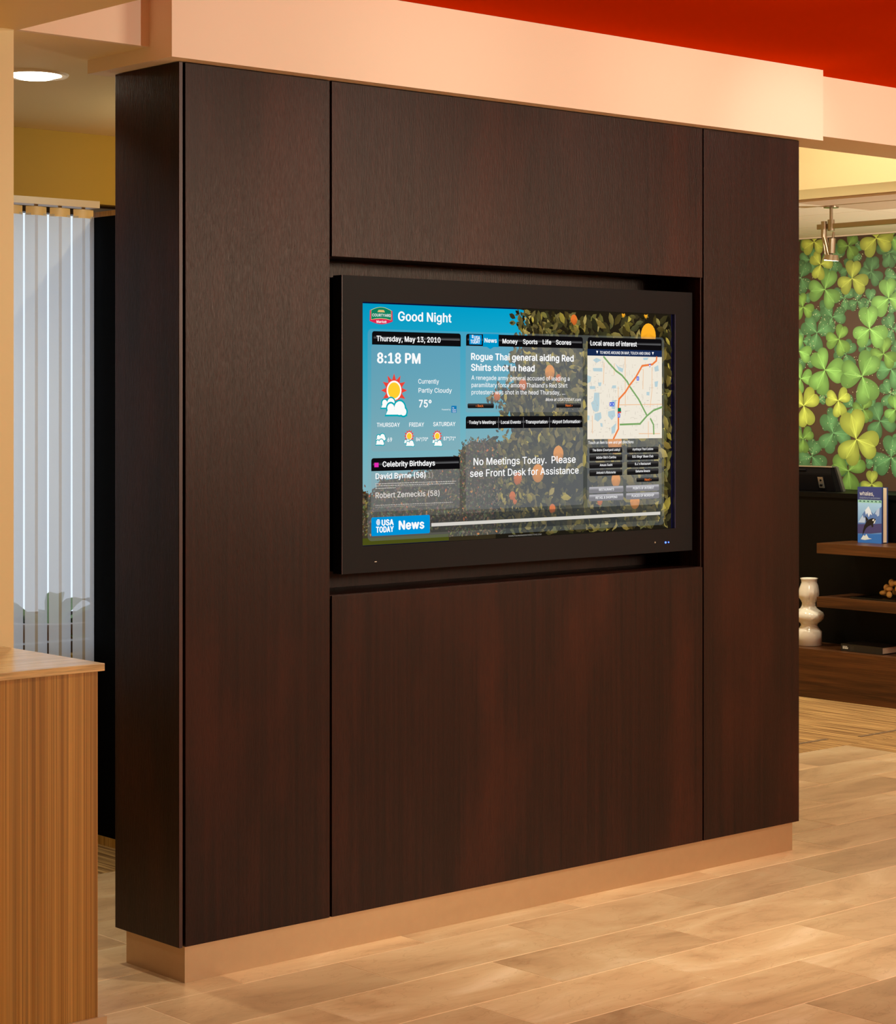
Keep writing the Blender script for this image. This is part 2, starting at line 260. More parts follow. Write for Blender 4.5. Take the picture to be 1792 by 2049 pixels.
CLOVERS=[(2.67, 2.226, 0.1052, 90, 'y'), (2.858, 2.172, 0.1214, 70, 'g'), (2.915, 1.931, 0.1133, 20, 'd'), (2.55, 1.943, 0.1214, 95, 'g'), (2.858, 1.72, 0.1335, 115, 'g'), (2.6, 1.681, 0.1457, 55, 'g'), (2.64, 1.333, 0.1578, 110, 'y'), (3.009, 1.519, 0.1173, 35, 'y'), (2.801, 1.367, 0.1254, 115, 'd'), (2.481, 1.435, 0.1052, 120, 'd'), (2.695, 1.157, 0.1214, 160, 'g2'), (2.422, 2.107, 0.1133, 100, 'g'), (2.935, 2.444, 0.085, 90, 'y'), (2.505, 2.44, 0.1133, 100, 'y'), (2.407, 1.719, 0.1052, 60, 'd'), (3.03, 2.246, 0.0971, 60, 'd'), (2.761, 1.891, 0.089, -60, 'g2'), (3.045, 1.83, 0.089, 100, 'g'), (3.03, 1.672, 0.089, 10, 'g'), (2.766, 1.548, 0.089, -80, 'y'), (2.54, 2.257, 0.089, 80, 'd'), (2.889, 2.314, 0.0809, -100, 'y'), (2.417, 2.355, 0.089, 20, 'd'), (2.807, 2.015, 0.089, 10, 'd'), (2.715, 1.808, 0.089, 50, 'd'), (2.951, 1.233, 0.1052, 80, 'd'), (2.407, 1.236, 0.1214, 80, 'd'), (2.535, 1.088, 0.0728, 90, 'y'), (2.378, 1.5, 0.0809, 100, 'g'), (2.635, 2.099, 0.0647, 90, 'd'), (3.014, 2.079, 0.0809, 100, 'g2'), (2.695, 2.41, 0.0809, 60, 'g2'), (2.398, 1.939, 0.089, 120, 'd'), (2.456, 1.804, 0.089, 80, 'g2'), (2.595, 1.499, 0.0728, 60, 'g2'), (2.407, 2.435, 0.089, 90, 'g'), (3.024, 2.47, 0.0728, 60, 'g2'), (3.014, 1.332, 0.0809, 30, 'g2')]
# letter outlines (advance, loops) in thousandths of the letter size
SPACE=187
GLYPHS={'&':(447,['197,-7 165,-5 136,1 110,12 88,26 69,42 54,62 43,84 36,108 34,133 36,154 40,173 47,189 58,205 70,220 85,235 101,249 120,264 140,279 216,335 223,340 230,346 237,352 243,359 249,367 255,375 259,384 261,394 262,405 260,420 255,434 245,445 233,454 219,459 201,461 189,460 178,457 168,453 159,447 151,440 145,431 141,421 138,411 137,399 138,386 141,375 145,363 152,352 159,340 169,327 179,314 191,300 204,284 438,0 364,0 171,231 121,293 108,310 96,327 87,344 81,361 77,379 75,398 77,420 82,440 91,458 102,474 117,488 134,499 154,507 176,512 200,513 224,512 246,507 266,499 283,488 297,475 308,459 317,442 322,424 324,404 323,389 320,375 315,362 309,349 301,336 291,325 281,314 269,303 256,293 154,217 135,202 121,188 110,174 103,161 98,146 97,131 98,115 102,101 109,87 118,76 130,66 143,57 158,51 175,48 193,46 213,48 232,52 251,59 269,69 286,81 301,95 315,112 327,131 336,151 343,174 348,198 349,224 408,224 406,194 403,167 397,144 389,124 380,107 371,92 361,80 353,70 345,62 333,47 315,30 294,17 271,7 246,-1 221,-5']),
"'":(206,['78,318 70,509 136,509 128,318']),
'(':(273,['89,207 90,244 94,283 101,324 109,364 119,403 132,441 145,477 160,510 177,539 236,539 219,503 204,466 191,428 179,390 169,351 161,313 156,276 152,241 151,207 152,176 155,145 160,115 167,83 177,50 188,16 202,-19 218,-57 236,-96 177,-96 150,-46 128,4 111,55 99,106 92,156']),
')':(273,['37,-96 56,-56 72,-18 86,18 97,52 106,85 113,116 118,147 121,177 122,207 121,241 117,276 112,313 104,351 94,390 82,428 69,466 54,503 37,539 97,539 113,510 128,477 142,441 154,403 164,364 173,323 179,283 183,244 184,207 182,156 174,104 161,53 144,3 123,-47 97,-96']),
',':(188,['38,-119 68,71 137,71 84,-119']),
'.':(188,['95,-4 83,-3 73,1 63,9 55,18 51,29 50,41 51,53 55,64 63,73 73,81 83,85 95,87 107,85 118,81 128,73 135,64 140,53 141,41 140,29 135,18 128,9 118,1 107,-3']),
'/':(249,['235,533 71,-76 14,-76 178,533']),
'0':(453,['227,-7 191,-3 158,7 130,24 105,48 85,77 69,113 57,155 50,202 48,254 50,306 57,353 69,395 85,431 106,461 130,484 159,502 191,512 227,516 262,512 295,502 323,484 348,461 368,431 384,395 396,353 403,306 405,254 403,202 396,155 384,113 368,77 348,48 323,24 295,7 263,-3','227,50 250,52 271,60 290,74 306,92 320,116 330,144 338,176 342,213 344,254 342,295 338,332 330,365 320,393 306,416 290,435 271,449 250,457 227,460 203,457 182,449 163,435 147,416 134,393 123,365 115,332 111,295 109,254 111,213 115,176 123,144 134,116 147,92 163,74 182,60 203,52']),
'1':(453,['76,0 76,55 391,55 391,0','276,509 276,0 212,0 212,448 209,448 86,358 86,427 198,509']),
'2':(453,['64,0 64,47 234,229 252,248 268,266 282,282 294,298 303,312 311,327 316,341 319,356 320,371 319,389 315,405 308,419 298,431 287,441 273,449 258,455 241,458 224,460 205,458 188,454 172,447 159,438 148,427 139,413 132,398 128,381 127,362 66,362 68,391 75,418 86,442 102,464 121,482 143,496 168,507 196,513 225,516 254,513 281,507 306,497 328,482 346,465 361,445 372,423 379,398 381,372 380,354 377,336 371,318 363,299 351,280 336,259 317,235 294,209 267,180 153,60 153,57 389,57 389,0']),
'3':(453,['218,-7 188,-5 159,1 133,10 108,22 88,38 70,57 57,79 48,104 44,132 109,132 112,115 118,100 126,87 137,76 150,66 165,59 182,54 200,51 219,50 239,51 258,55 275,61 291,69 304,80 315,93 323,108 328,125 329,145 328,163 323,180 316,196 306,211 292,223 275,234 254,241 229,246 201,248 157,248 157,299 288,448 288,452 70,452 70,509 372,509 372,461 211,278 211,289 247,290 279,286 308,276 333,262 354,244 371,222 383,198 391,173 393,145 390,116 383,90 370,66 354,45 333,27 309,12 281,2 251,-5']),
'4':(453,['40,105 40,158 247,509 311,509 109,166 109,163 413,163 413,105','282,0 282,121 282,146 282,318 343,318 343,0']),
'5':(453,['221,-7 192,-5 165,1 140,11 118,25 99,41 83,60 71,82 63,105 60,130 122,130 125,115 130,102 138,89 148,78 160,68 173,60 188,54 204,51 221,50 241,51 259,56 276,64 291,75 304,89 314,104 322,122 326,141 328,162 326,183 321,203 314,221 303,237 290,251 275,262 257,270 238,275 218,277 201,276 184,273 167,268 152,262 139,255 128,246 67,253 96,509 366,509 366,452 151,452 134,301 136,301 148,311 162,318 178,325 194,330 212,333 229,334 252,332 274,328 294,321 313,311 330,299 345,285 358,269 370,251 379,231 386,210 390,187 391,163 388,132 381,102 369,76 352,52 332,32 309,15 282,3 253,-4']),
'6':(453,['226,-7 196,-4 168,3 142,15 119,31 100,51 84,74 73,101 66,130 64,162 65,187 71,212 80,239 93,268 112,302 137,340 252,509 322,509 151,261 145,261 151,270 157,279 165,288 174,295 184,302 196,307 208,311 221,313 235,314 265,312 291,305 316,295 337,280 355,262 370,240 380,215 387,187 389,157 387,127 379,98 368,73 352,50 333,30 310,14 284,3 257,-4','226,48 245,50 263,55 279,63 293,73 304,86 314,101 322,119 326,137 327,157 326,178 322,196 314,213 304,228 293,241 279,251 263,259 245,264 226,265 207,264 190,259 174,252 160,241 148,229 138,214 131,197 126,179 125,158 126,138 131,119 138,102 148,86 160,73 174,63 190,55 207,50']),
'7':(453,['97,0 323,448 323,452 62,452 62,509 391,509 391,449 165,0']),
'8':(453,['226,-7 193,-5 163,1 136,11 111,25 91,42 74,62 62,84 54,109 52,135 53,156 58,176 65,195 75,212 87,228 101,241 117,252 134,260 153,265 153,267 129,276 109,289 93,308 80,330 73,354 70,380 73,405 79,429 90,450 106,469 124,485 146,498 170,508 197,514 226,516 255,514 282,508 306,498 328,485 346,469 361,450 373,429 379,405 382,380 379,354 372,330 359,308 343,289 323,276 300,267 300,265 319,260 335,252 351,241 365,228 377,212 387,195 395,176 399,156 401,135 398,109 391,84 378,62 362,42 341,25 317,11 289,1 259,-5','226,49 248,50 267,54 285,60 300,69 313,79 323,91 331,106 335,121 337,139 335,157 330,173 322,189 312,202 298,213 283,223 265,230 247,234 226,235 206,234 187,230 169,223 154,213 140,202 130,189 122,173 117,157 115,139 117,121 121,106 129,91 139,79 152,69 167,60 185,54 205,50','226,290 244,291 260,294 274,300 287,308 298,318 307,330 314,344 318,359 319,376 318,392 314,407 308,420 299,432 288,442 275,449 260,455 244,459 226,460 208,459 192,455 177,449 164,442 153,432 145,420 138,407 134,392 133,376 134,359 138,344 145,330 154,318 165,308 178,300 193,294 209,291']),
'9':(453,['226,516 256,513 285,506 310,494 333,478 352,458 368,434 380,408 387,378 389,347 387,322 382,296 373,270 359,240 340,207 315,168 200,0 130,0 301,248 307,248 302,238 295,229 287,221 278,214 268,207 257,202 245,198 232,195 218,195 188,197 161,203 137,214 116,229 98,247 83,269 72,294 66,321 64,352 66,382 73,411 85,436 101,459 120,479 143,494 168,506 196,513','226,460 207,459 190,454 174,446 160,435 148,423 138,407 131,390 127,372 125,352 127,331 131,313 138,295 148,280 160,268 174,257 190,250 207,245 226,243 245,245 263,249 279,257 293,267 305,280 314,295 322,312 326,330 327,350 326,371 322,390 314,407 305,422 293,435 279,446 263,454 245,459']),
':':(188,['95,-4 83,-3 73,1 63,9 55,18 51,29 50,41 51,53 55,64 63,73 73,81 83,85 95,87 107,85 118,81 128,73 135,64 140,53 141,41 140,29 135,18 128,9 118,1 107,-3','95,271 83,272 73,277 63,284 55,294 51,304 50,316 51,328 55,339 63,349 73,356 83,360 95,362 107,360 118,356 128,349 135,339 140,328 141,316 140,304 135,294 128,284 118,277 107,272']),
'A':(479,['16,0 201,509 276,509 463,0 395,0 287,302 280,323 272,346 264,372 255,402 244,438 232,478 245,478 233,437 222,402 213,371 204,345 197,322 191,302 85,0','110,142 110,199 370,199 370,142']),
'B':(456,['60,0 60,509 241,509 274,507 304,501 329,491 350,477 367,461 381,442 390,421 396,398 398,374 397,353 393,336 387,320 378,307 368,295 356,286 343,278 329,272 315,267 315,262 331,260 347,254 363,245 378,234 391,220 402,203 411,184 416,161 418,136 416,111 410,88 400,67 386,48 368,31 344,18 317,8 284,2 247,0','125,57 245,57 281,60 309,67 330,80 344,96 353,115 355,137 354,153 350,169 342,184 333,197 320,209 306,218 289,225 269,229 248,231 125,231','125,285 238,285 256,287 273,290 288,296 302,304 314,314 323,326 330,340 335,355 336,372 333,393 326,412 313,429 294,442 270,449 240,452 125,452']),
'C':(510,['267,-7 225,-3 186,7 150,25 119,49 92,79 70,115 53,157 44,203 40,254 44,305 53,352 70,393 92,429 119,459 150,484 186,501 225,512 267,516 293,514 317,511 340,504 362,496 383,485 402,471 419,456 435,438 448,418 459,397 467,373 473,348 408,348 404,365 397,380 389,395 380,407 369,418 357,428 344,437 330,444 315,449 300,453 284,455 267,456 237,453 209,445 184,432 161,414 141,391 125,364 113,332 106,295 103,254 106,213 113,177 125,145 141,117 161,94 184,76 210,63 237,56 267,53 284,54 300,56 315,60 330,65 344,72 357,81 369,90 380,102 389,114 397,128 404,144 408,160 473,160 467,135 459,112 448,91 435,71 420,53 402,38 383,24 363,13 341,5 317,-2 293,-6']),
'D':(502,['219,0 96,0 96,57 215,57 254,60 288,68 318,81 343,99 363,122 379,149 390,181 397,216 399,255 397,294 390,329 379,361 364,388 344,410 320,428 291,441 258,449 221,452 93,452 93,509 225,509 273,505 315,495 353,478 385,455 412,426 433,391 449,351 458,306 462,255 458,205 449,159 433,119 411,83 384,54 351,31 312,14 268,3','125,509 125,0 60,0 60,509']),
'E':(418,['60,0 60,509 372,509 372,452 125,452 125,286 355,286 355,229 125,229 125,57 375,57 375,0']),
'F':(410,['60,0 60,509 369,509 369,452 125,452 125,278 346,278 346,221 125,221 125,0']),
'G':(520,['269,-7 225,-3 185,7 149,25 118,49 91,79 69,116 53,157 43,203 40,254 43,305 53,352 69,393 91,429 117,459 149,484 184,501 223,512 265,516 291,514 316,510 340,504 363,494 384,483 403,469 421,453 436,436 449,416 460,395 468,373 474,349 408,349 402,365 395,379 387,393 378,406 368,417 356,427 344,436 330,443 315,448 300,453 283,455 265,456 236,453 209,445 183,432 160,414 141,392 125,364 113,332 106,295 103,254 106,213 113,177 125,145 141,117 161,95 184,76 210,63 238,56 269,53 296,55 322,61 345,71 365,85 382,102 396,123 407,147 413,173 415,202 434,199 283,199 283,256 478,256 478,200 475,160 466,124 451,91 431,62 406,38 377,19 344,5 308,-4']),
'H':(517,['60,0 60,509 125,509 125,289 392,289 392,509 457,509 457,0 392,0 392,232 125,232 125,0']),
'I':(300,['31,0 31,57 118,57 118,452 31,452 31,509 269,509 269,452 183,452 183,57 269,57 269,0']),
'J':(396,['185,-7 143,-2 106,11 75,33 52,63 38,100 33,145 33,173 98,173 98,145 100,117 108,93 122,74 139,61 160,53 185,50 209,53 230,61 248,74 261,93 269,117 272,145 272,509 336,509 336,145 332,100 318,63 294,33 263,11 227,-2']),
'K':(467,['104,145 104,216 116,231 128,246 139,261 151,275 162,289 174,303 187,317 199,331 212,344 364,509 448,509 231,276 228,276','60,0 60,509 125,509 125,334 124,225 125,193 125,0','372,0 188,259 228,309 449,0']),
'L':(393,['60,0 60,509 125,509 125,57 361,57 361,0']),
'M':(628,['60,0 60,509 152,509 277,187 287,159 299,123 311,84 322,49 307,49 318,83 330,121 342,158 352,187 476,509 568,509 568,0 504,0 504,291 504,327 505,369 506,413 507,457 513,457 508,441 503,425 498,409 482,363 467,322 456,291 342,0 286,0 170,291 159,321 145,361 129,408 112,457 119,457 120,416 121,372 122,328 122,291 122,0']),
'N':(523,['60,0 60,509 136,509 343,183 349,174 355,163 363,151 371,137 379,122 388,107 396,90 405,73 414,55 405,54 403,72 402,90 401,108 400,126 399,142 399,157 399,195 399,509 463,509 463,0 387,0 202,290 177,331 168,346 159,363 148,381 108,452 119,454 122,384 124,328 125,291 125,0']),
'O':(533,['267,-7 225,-3 186,7 150,25 119,49 92,79 70,115 53,157 44,203 40,254 44,305 53,352 70,393 92,429 119,459 150,484 186,501 225,512 267,516 309,512 348,501 384,484 415,459 442,429 464,393 480,352 490,305 493,254 490,203 480,157 464,115 442,79 415,49 384,25 348,7 309,-3','267,53 296,55 324,63 349,76 372,94 392,116 408,144 420,176 428,213 430,254 428,295 420,332 408,365 392,392 372,415 349,433 324,446 296,453 267,456 237,453 210,445 184,433 161,415 142,392 125,364 113,332 106,295 103,254 106,213 113,176 125,144 142,117 161,94 184,76 210,63 237,55']),
'P':(444,['60,0 60,509 125,509 125,0','100,509 235,509 272,506 305,499 332,487 356,471 375,452 390,430 400,404 407,377 409,348 407,318 400,291 390,265 375,243 356,223 332,207 305,195 272,188 235,186 100,186 100,242 233,242 257,244 279,248 297,256 312,266 324,279 333,294 339,310 343,328 344,348 343,367 339,385 333,402 324,416 312,428 297,439 279,446 257,451 232,452 100,452']),
'R':(449,['60,0 60,509 125,509 125,0','100,509 236,509 273,506 305,500 333,489 356,473 376,455 390,433 401,408 407,381 409,352 407,323 401,296 390,271 376,250 356,232 333,217 305,206 273,200 236,198 100,198 100,255 234,255 258,256 280,260 298,267 313,276 325,287 334,300 340,316 344,333 345,352 344,371 340,389 334,405 325,419 313,430 298,440 279,446 258,451 233,452 100,452','353,0 230,229 303,229 428,0']),
'S':(446,['224,-9 188,-7 156,-1 128,9 102,23 81,40 64,60 51,83 42,109 38,137 104,137 108,118 114,102 123,88 136,76 150,66 166,59 185,53 204,50 224,49 246,50 267,54 286,60 303,69 317,79 329,92 338,106 344,122 346,139 344,154 340,168 332,179 322,189 310,197 296,205 280,211 263,217 245,222 184,239 145,253 112,269 86,289 67,313 56,341 52,372 54,400 62,425 75,448 92,468 113,484 138,498 165,508 195,514 227,516 259,514 289,508 316,498 340,484 360,468 377,449 390,427 398,403 401,378 337,378 332,402 320,421 302,437 280,449 254,456 225,459 204,457 185,454 167,448 152,440 139,430 129,418 121,405 117,391 115,376 117,359 122,345 131,334 142,324 155,315 169,308 184,302 198,297 212,293 264,279 279,275 295,270 312,264 328,256 344,248 359,238 372,226 384,213 395,198 402,180 407,161 408,139 406,112 399,87 386,64 370,43 349,25 323,11 294,0 261,-7']),
'T':(448,['32,452 32,509 417,509 417,452 257,452 257,0 193,0 193,452']),
'U':(517,['259,-8 220,-6 186,2 154,15 126,33 103,55 85,80 71,108 63,140 60,173 60,509 124,509 124,178 126,155 132,133 141,113 153,95 169,80 187,68 208,59 232,53 259,52 285,53 309,59 331,68 349,80 364,95 377,113 385,133 391,155 393,178 393,509 457,509 457,173 454,140 446,108 433,80 414,55 391,33 363,15 332,2 297,-6']),
'V':(479,['204,0 16,509 84,509 192,206 199,187 207,164 215,137 225,106 236,71 248,31 235,31 247,71 257,107 267,138 276,165 283,187 290,206 395,509 463,509 278,0']),
'W':(686,['155,0 16,509 82,509 163,196 167,179 172,162 175,145 187,94 190,76 194,58 197,40 189,40 193,58 196,76 200,94 203,111 207,128 211,145 224,196 306,509 380,509 462,196 466,179 470,162 474,145 486,94 490,76 494,58 497,40 488,40 492,58 495,76 499,94 503,111 506,128 510,145 523,196 603,509 670,509 530,0 455,0 368,323 362,345 357,368 351,391 346,417 341,445 336,475 350,475 345,446 340,420 335,395 330,371 324,347 318,323 230,0']),
'Y':(472,['203,0 203,208 16,509 91,509 192,344 203,327 213,309 222,292 231,274 240,254 250,230 224,230 233,254 242,275 251,293 260,310 270,327 280,344 381,509 455,509 268,208 268,0']),
'Z':(438,['42,0 42,46 273,385 284,400 295,415 306,431 318,446 329,461 341,476 348,454 327,453 306,453 285,452 265,452 244,452 223,452 40,452 40,509 397,509 397,462 169,129 157,113 146,97 134,81 97,33 90,54 111,55 131,56 152,57 173,57 193,57 214,57 399,57 399,0']),
'a':(389,['160,-9 137,-7 115,-3 94,5 76,15 60,29 48,45 38,63 32,84 30,108 32,128 36,146 43,161 53,174 64,184 78,193 92,200 108,206 125,211 143,214 161,217 178,220 234,227 247,229 257,231 265,235 271,240 274,246 276,255 276,257 275,272 272,285 267,297 260,307 251,315 240,322 227,327 212,330 196,331 178,330 163,327 149,322 137,316 127,309 118,301 110,292 104,283 100,274 41,291 51,313 64,331 79,346 95,358 114,368 133,375 153,380 173,383 194,384 208,384 223,382 239,379 255,375 271,369 286,360 300,350 312,336 322,320 330,301 335,278 337,251 337,0 277,0 277,52 272,52 267,43 260,34 252,25 242,16 229,8 215,1 199,-4 181,-7','170,45 192,47 211,51 228,59 242,68 254,80 263,93 270,108 274,122 276,138 276,190 272,187 267,184 259,182 251,180 241,178 231,176 200,171 175,168 161,166 147,163 134,159 122,153 112,147 103,139 97,130 93,118 92,105 93,93 96,82 102,72 109,64 119,57 130,52 142,48 156,46']),
'b':(424,['229,-8 208,-7 189,-3 172,4 159,12 147,21 138,31 130,41 123,50 118,59 112,59 112,0 53,0 53,509 114,509 114,319 118,319 123,327 130,336 137,346 147,355 158,364 171,373 188,379 207,383 229,384 259,382 287,374 313,361 335,342 354,320 370,293 381,261 388,227 390,189 388,151 381,116 370,84 355,57 336,34 313,16 288,3 260,-6','220,47 242,49 262,55 279,66 294,80 306,97 316,117 323,139 327,163 328,189 327,215 323,239 316,261 307,281 295,298 280,311 262,322 243,328 220,330 198,328 178,322 161,312 147,299 134,282 125,263 118,241 114,216 113,189 114,162 118,138 125,115 135,95 147,78 162,65 179,55 198,49']),
'c':(396,['207,-8 174,-5 144,3 117,16 93,35 72,58 56,85 44,116 37,150 34,187 37,225 44,260 56,291 72,318 93,341 117,360 144,374 174,382 207,384 226,384 243,381 260,377 276,371 291,364 305,356 318,346 330,335 340,322 349,308 356,293 362,277 303,262 300,272 295,281 290,289 284,297 278,304 270,311 261,316 252,321 242,325 231,328 220,329 207,330 184,328 163,321 145,310 130,296 118,278 108,258 102,236 98,212 96,187 98,163 102,139 108,117 118,97 130,80 145,66 163,55 184,49 207,46 220,47 232,49 243,52 253,55 262,60 271,66 279,73 285,80 292,89 297,98 301,107 304,117 363,102 357,86 350,70 341,56 331,43 319,32 306,21 292,12 277,5 261,-1 244,-5 226,-7']),
'd':(424,['195,-8 165,-6 137,3 111,16 89,34 70,57 55,84 43,116 36,151 34,189 36,227 43,261 55,293 70,320 89,342 112,361 137,374 165,382 196,384 218,383 237,379 253,373 267,364 278,355 287,346 295,336 301,327 306,319 311,319 311,509 372,509 372,0 313,0 313,59 307,59 301,50 295,41 287,31 277,21 266,12 252,4 236,-3 217,-7','205,47 226,49 246,55 263,65 278,78 290,95 299,115 306,138 310,162 312,189 310,216 306,241 300,263 290,282 278,299 263,312 246,322 227,328 205,330 182,328 162,322 145,311 130,298 118,281 108,261 102,239 98,215 96,189 98,163 102,139 109,117 118,97 130,80 145,66 162,55 182,49']),
'e':(404,['212,-8 177,-5 145,3 117,16 92,35 72,58 56,85 44,116 37,150 34,187 36,224 44,258 55,290 71,317 91,340 115,359 142,373 172,382 205,384 226,383 246,380 266,374 285,366 303,355 319,341 334,324 347,305 357,282 365,256 370,227 371,194 371,169 75,169 75,221 338,221 310,202 308,226 304,248 298,269 288,286 277,301 263,314 246,323 227,328 205,330 183,328 164,323 146,313 131,301 119,286 109,270 102,251 97,231 96,211 96,178 98,151 102,127 110,106 121,88 135,73 151,61 169,53 190,48 212,46 227,47 241,49 254,53 265,58 276,65 285,73 294,82 300,93 306,105 365,91 358,72 348,55 335,39 320,26 302,14 283,4 261,-3 237,-7']),
'f':(253,['228,379 228,327 6,327 6,379','81,0 81,432 82,452 87,470 96,486 107,499 120,510 135,519 152,525 169,529 187,530 201,530 212,529 222,527 231,525 238,523 243,521 227,468 215,472 209,473 202,474 195,474 178,472 164,468 154,460 147,449 143,435 142,419 142,0']),
'g':(425,['207,-151 180,-149 156,-146 134,-140 114,-132 97,-122 82,-110 70,-97 59,-84 51,-69 101,-41 107,-49 114,-57 122,-66 131,-74 142,-82 154,-88 169,-93 187,-96 207,-97 236,-95 261,-87 282,-75 298,-58 308,-34 311,-6 311,68 306,68 301,60 294,51 287,41 277,32 266,23 252,16 236,10 217,6 195,5 165,7 138,14 113,27 90,43 71,65 55,90 43,120 36,154 34,191 36,229 43,263 55,293 71,320 90,342 112,361 138,374 166,382 196,384 218,383 237,379 253,373 267,365 279,356 288,346 296,336 302,327 308,319 313,319 313,379 372,379 372,-9 370,-40 363,-67 350,-90 334,-109 314,-124 291,-136 265,-144 237,-149','205,59 227,61 246,66 264,75 278,87 290,103 300,121 307,142 311,166 312,193 311,219 307,242 300,264 291,283 279,299 264,312 247,322 227,328 205,330 182,328 163,322 145,312 130,298 118,282 109,262 102,241 98,218 96,193 98,167 102,144 109,123 118,104 131,88 145,76 163,66 183,61']),
'h':(410,['114,227 114,0 53,0 53,509 114,509 114,287 102,287 116,319 132,344 152,362 175,374 200,382 227,384 252,383 275,377 295,369 313,356 328,340 341,321 350,298 355,271 357,240 357,0 296,0 296,235 293,263 286,286 273,304 256,318 235,326 210,329 192,328 176,324 161,317 147,308 136,297 126,283 119,266 115,248']),
'i':(166,['53,0 53,379 114,379 114,0','84,443 73,444 63,448 54,455 47,463 43,472 41,483 43,494 47,504 54,512 63,518 73,522 84,524 95,522 105,518 114,512 121,504 125,494 126,483 125,472 121,463 114,455 105,448 95,444']),
'k':(380,['110,137 110,212 121,212 284,379 360,379 184,199 177,199','53,0 53,509 114,509 114,0','294,0 148,186 191,229 372,0']),
'l':(189,['139,-2 112,0 91,8 74,20 62,37 55,59 53,84 53,509 114,509 114,99 114,83 117,71 120,62 126,57 135,53 146,52 160,53 170,54 181,3 162,-1 154,-2 147,-2']),
'm':(610,['53,0 53,379 112,379 112,295 108,295 114,314 122,331 132,346 144,358 158,368 172,376 187,382 203,385 219,386 245,383 268,375 287,361 303,342 314,320 321,295 312,295 318,312 326,329 337,343 350,356 364,366 381,375 398,381 417,385 437,386 458,385 478,380 497,372 514,361 529,346 541,328 550,307 555,283 557,255 557,0 496,0 496,254 493,279 485,298 473,313 456,323 438,329 419,330 402,329 387,326 374,320 363,312 353,302 345,290 340,277 336,263 335,247 335,0 274,0 274,260 272,280 265,297 253,311 238,322 220,328 199,330 185,329 171,326 158,320 145,312 135,302 126,289 119,274 115,257 114,238 114,0']),
'n':(410,['114,227 114,0 53,0 53,379 112,379 112,287 102,287 116,319 132,344 152,362 175,374 200,382 227,384 252,383 275,377 295,369 313,356 328,340 341,321 350,298 355,271 357,240 357,0 296,0 296,235 293,263 286,286 273,304 256,318 235,326 210,329 192,328 176,324 161,317 147,308 136,297 126,283 119,266 115,248']),
'o':(415,['207,-8 174,-5 144,3 117,16 93,35 72,58 56,85 44,116 37,150 34,187 37,225 44,260 56,291 72,318 93,341 117,360 144,374 174,382 207,384 241,382 271,374 299,360 323,341 343,318 359,291 371,260 379,225 381,187 379,150 371,116 359,85 343,58 323,35 299,16 271,3 241,-5','207,46 231,49 252,55 270,66 285,80 298,97 307,117 314,139 318,163 319,187 318,212 314,236 307,258 298,278 285,296 270,310 252,321 231,328 207,330 184,328 163,321 145,310 130,296 118,278 108,258 102,236 98,212 96,187 98,163 102,139 108,117 118,97 130,80 145,66 163,55 184,49']),
'p':(424,['53,-143 53,379 112,379 112,319 118,319 123,327 130,336 137,346 147,355 158,364 171,373 188,379 207,383 229,384 259,382 287,374 313,361 335,342 354,320 370,293 381,261 388,227 390,189 388,151 381,116 370,84 355,57 336,34 313,16 288,3 260,-6 229,-8 208,-7 189,-3 173,4 159,12 147,21 138,31 130,41 124,50 118,59 114,59 114,-143','220,47 242,49 262,55 279,66 294,80 306,97 316,117 323,139 327,163 328,189 327,215 323,239 316,261 307,281 295,298 280,311 262,322 243,328 220,330 198,328 178,322 161,312 147,299 134,282 125,263 118,241 114,216 113,189 114,162 118,138 125,115 135,95 147,78 162,65 179,55 198,49']),
'r':(259,['53,0 53,379 112,379 112,321 115,321 124,339 137,354 152,367 171,377 191,383 213,385 229,384 243,384 243,322 230,324 223,325 215,326 207,326 190,324 174,321 159,315 146,306 135,296 126,284 119,269 115,254 114,237 114,0']),
's':(365,['182,-8 157,-7 133,-3 112,3 93,12 76,24 62,38 50,54 41,73 36,94 94,107 101,87 111,72 124,60 141,52 160,47 181,45 206,47 227,53 244,62 258,74 265,88 268,103 266,115 262,126 254,136 243,144 229,150 212,155 149,170 118,180 92,192 72,208 58,227 50,249 47,274 49,295 55,314 65,332 79,347 95,360 115,370 137,378 161,383 187,384 212,383 234,379 254,372 271,363 286,352 299,339 309,324 318,308 324,290 268,277 262,291 254,304 243,316 228,325 210,331 187,333 166,331 147,326 131,317 119,305 111,292 109,277 110,264 115,253 124,243 136,235 152,229 172,223 229,209 261,200 287,187 306,171 320,153 328,131 331,107 329,85 323,65 312,47 298,31 281,18 260,6 236,-2 210,-7']),
't':(227,['204,379 204,327 6,327 6,379','65,471 126,471 126,98 127,83 130,70 136,61 144,55 156,51 170,50 185,51 202,54 213,2 207,0 200,-2 192,-3 184,-3 176,-4 168,-4 138,-1 113,7 92,21 77,41 68,64 65,93']),
'u':(410,['182,-5 158,-3 135,2 115,11 97,23 82,39 69,59 60,82 54,109 53,139 53,379 114,379 114,144 116,117 124,94 137,75 154,61 175,53 200,50 218,51 234,55 249,62 263,71 274,83 283,97 290,113 295,132 296,153 296,379 357,379 357,0 298,0 298,92 307,92 294,60 277,35 257,17 234,5 209,-3']),
'v':(389,['163,0 17,379 84,379 165,155 173,132 180,110 187,87 193,64 199,42 206,21 184,21 191,42 197,64 203,87 209,110 216,132 224,155 305,379 371,379 226,0']),
'w':(567,['138,0 23,379 87,379 133,214 140,190 147,164 154,137 161,107 168,75 175,41 165,41 172,74 179,105 186,135 192,163 199,189 206,214 252,379 316,379 362,214 368,189 375,163 382,136 388,106 395,75 402,41 391,41 399,75 406,106 413,135 420,163 427,189 434,214 480,379 545,379 429,0 368,0 319,172 305,225 300,243 295,262 291,280 277,338 291,338 277,280 263,225 258,207 253,189 248,172 199,0']),
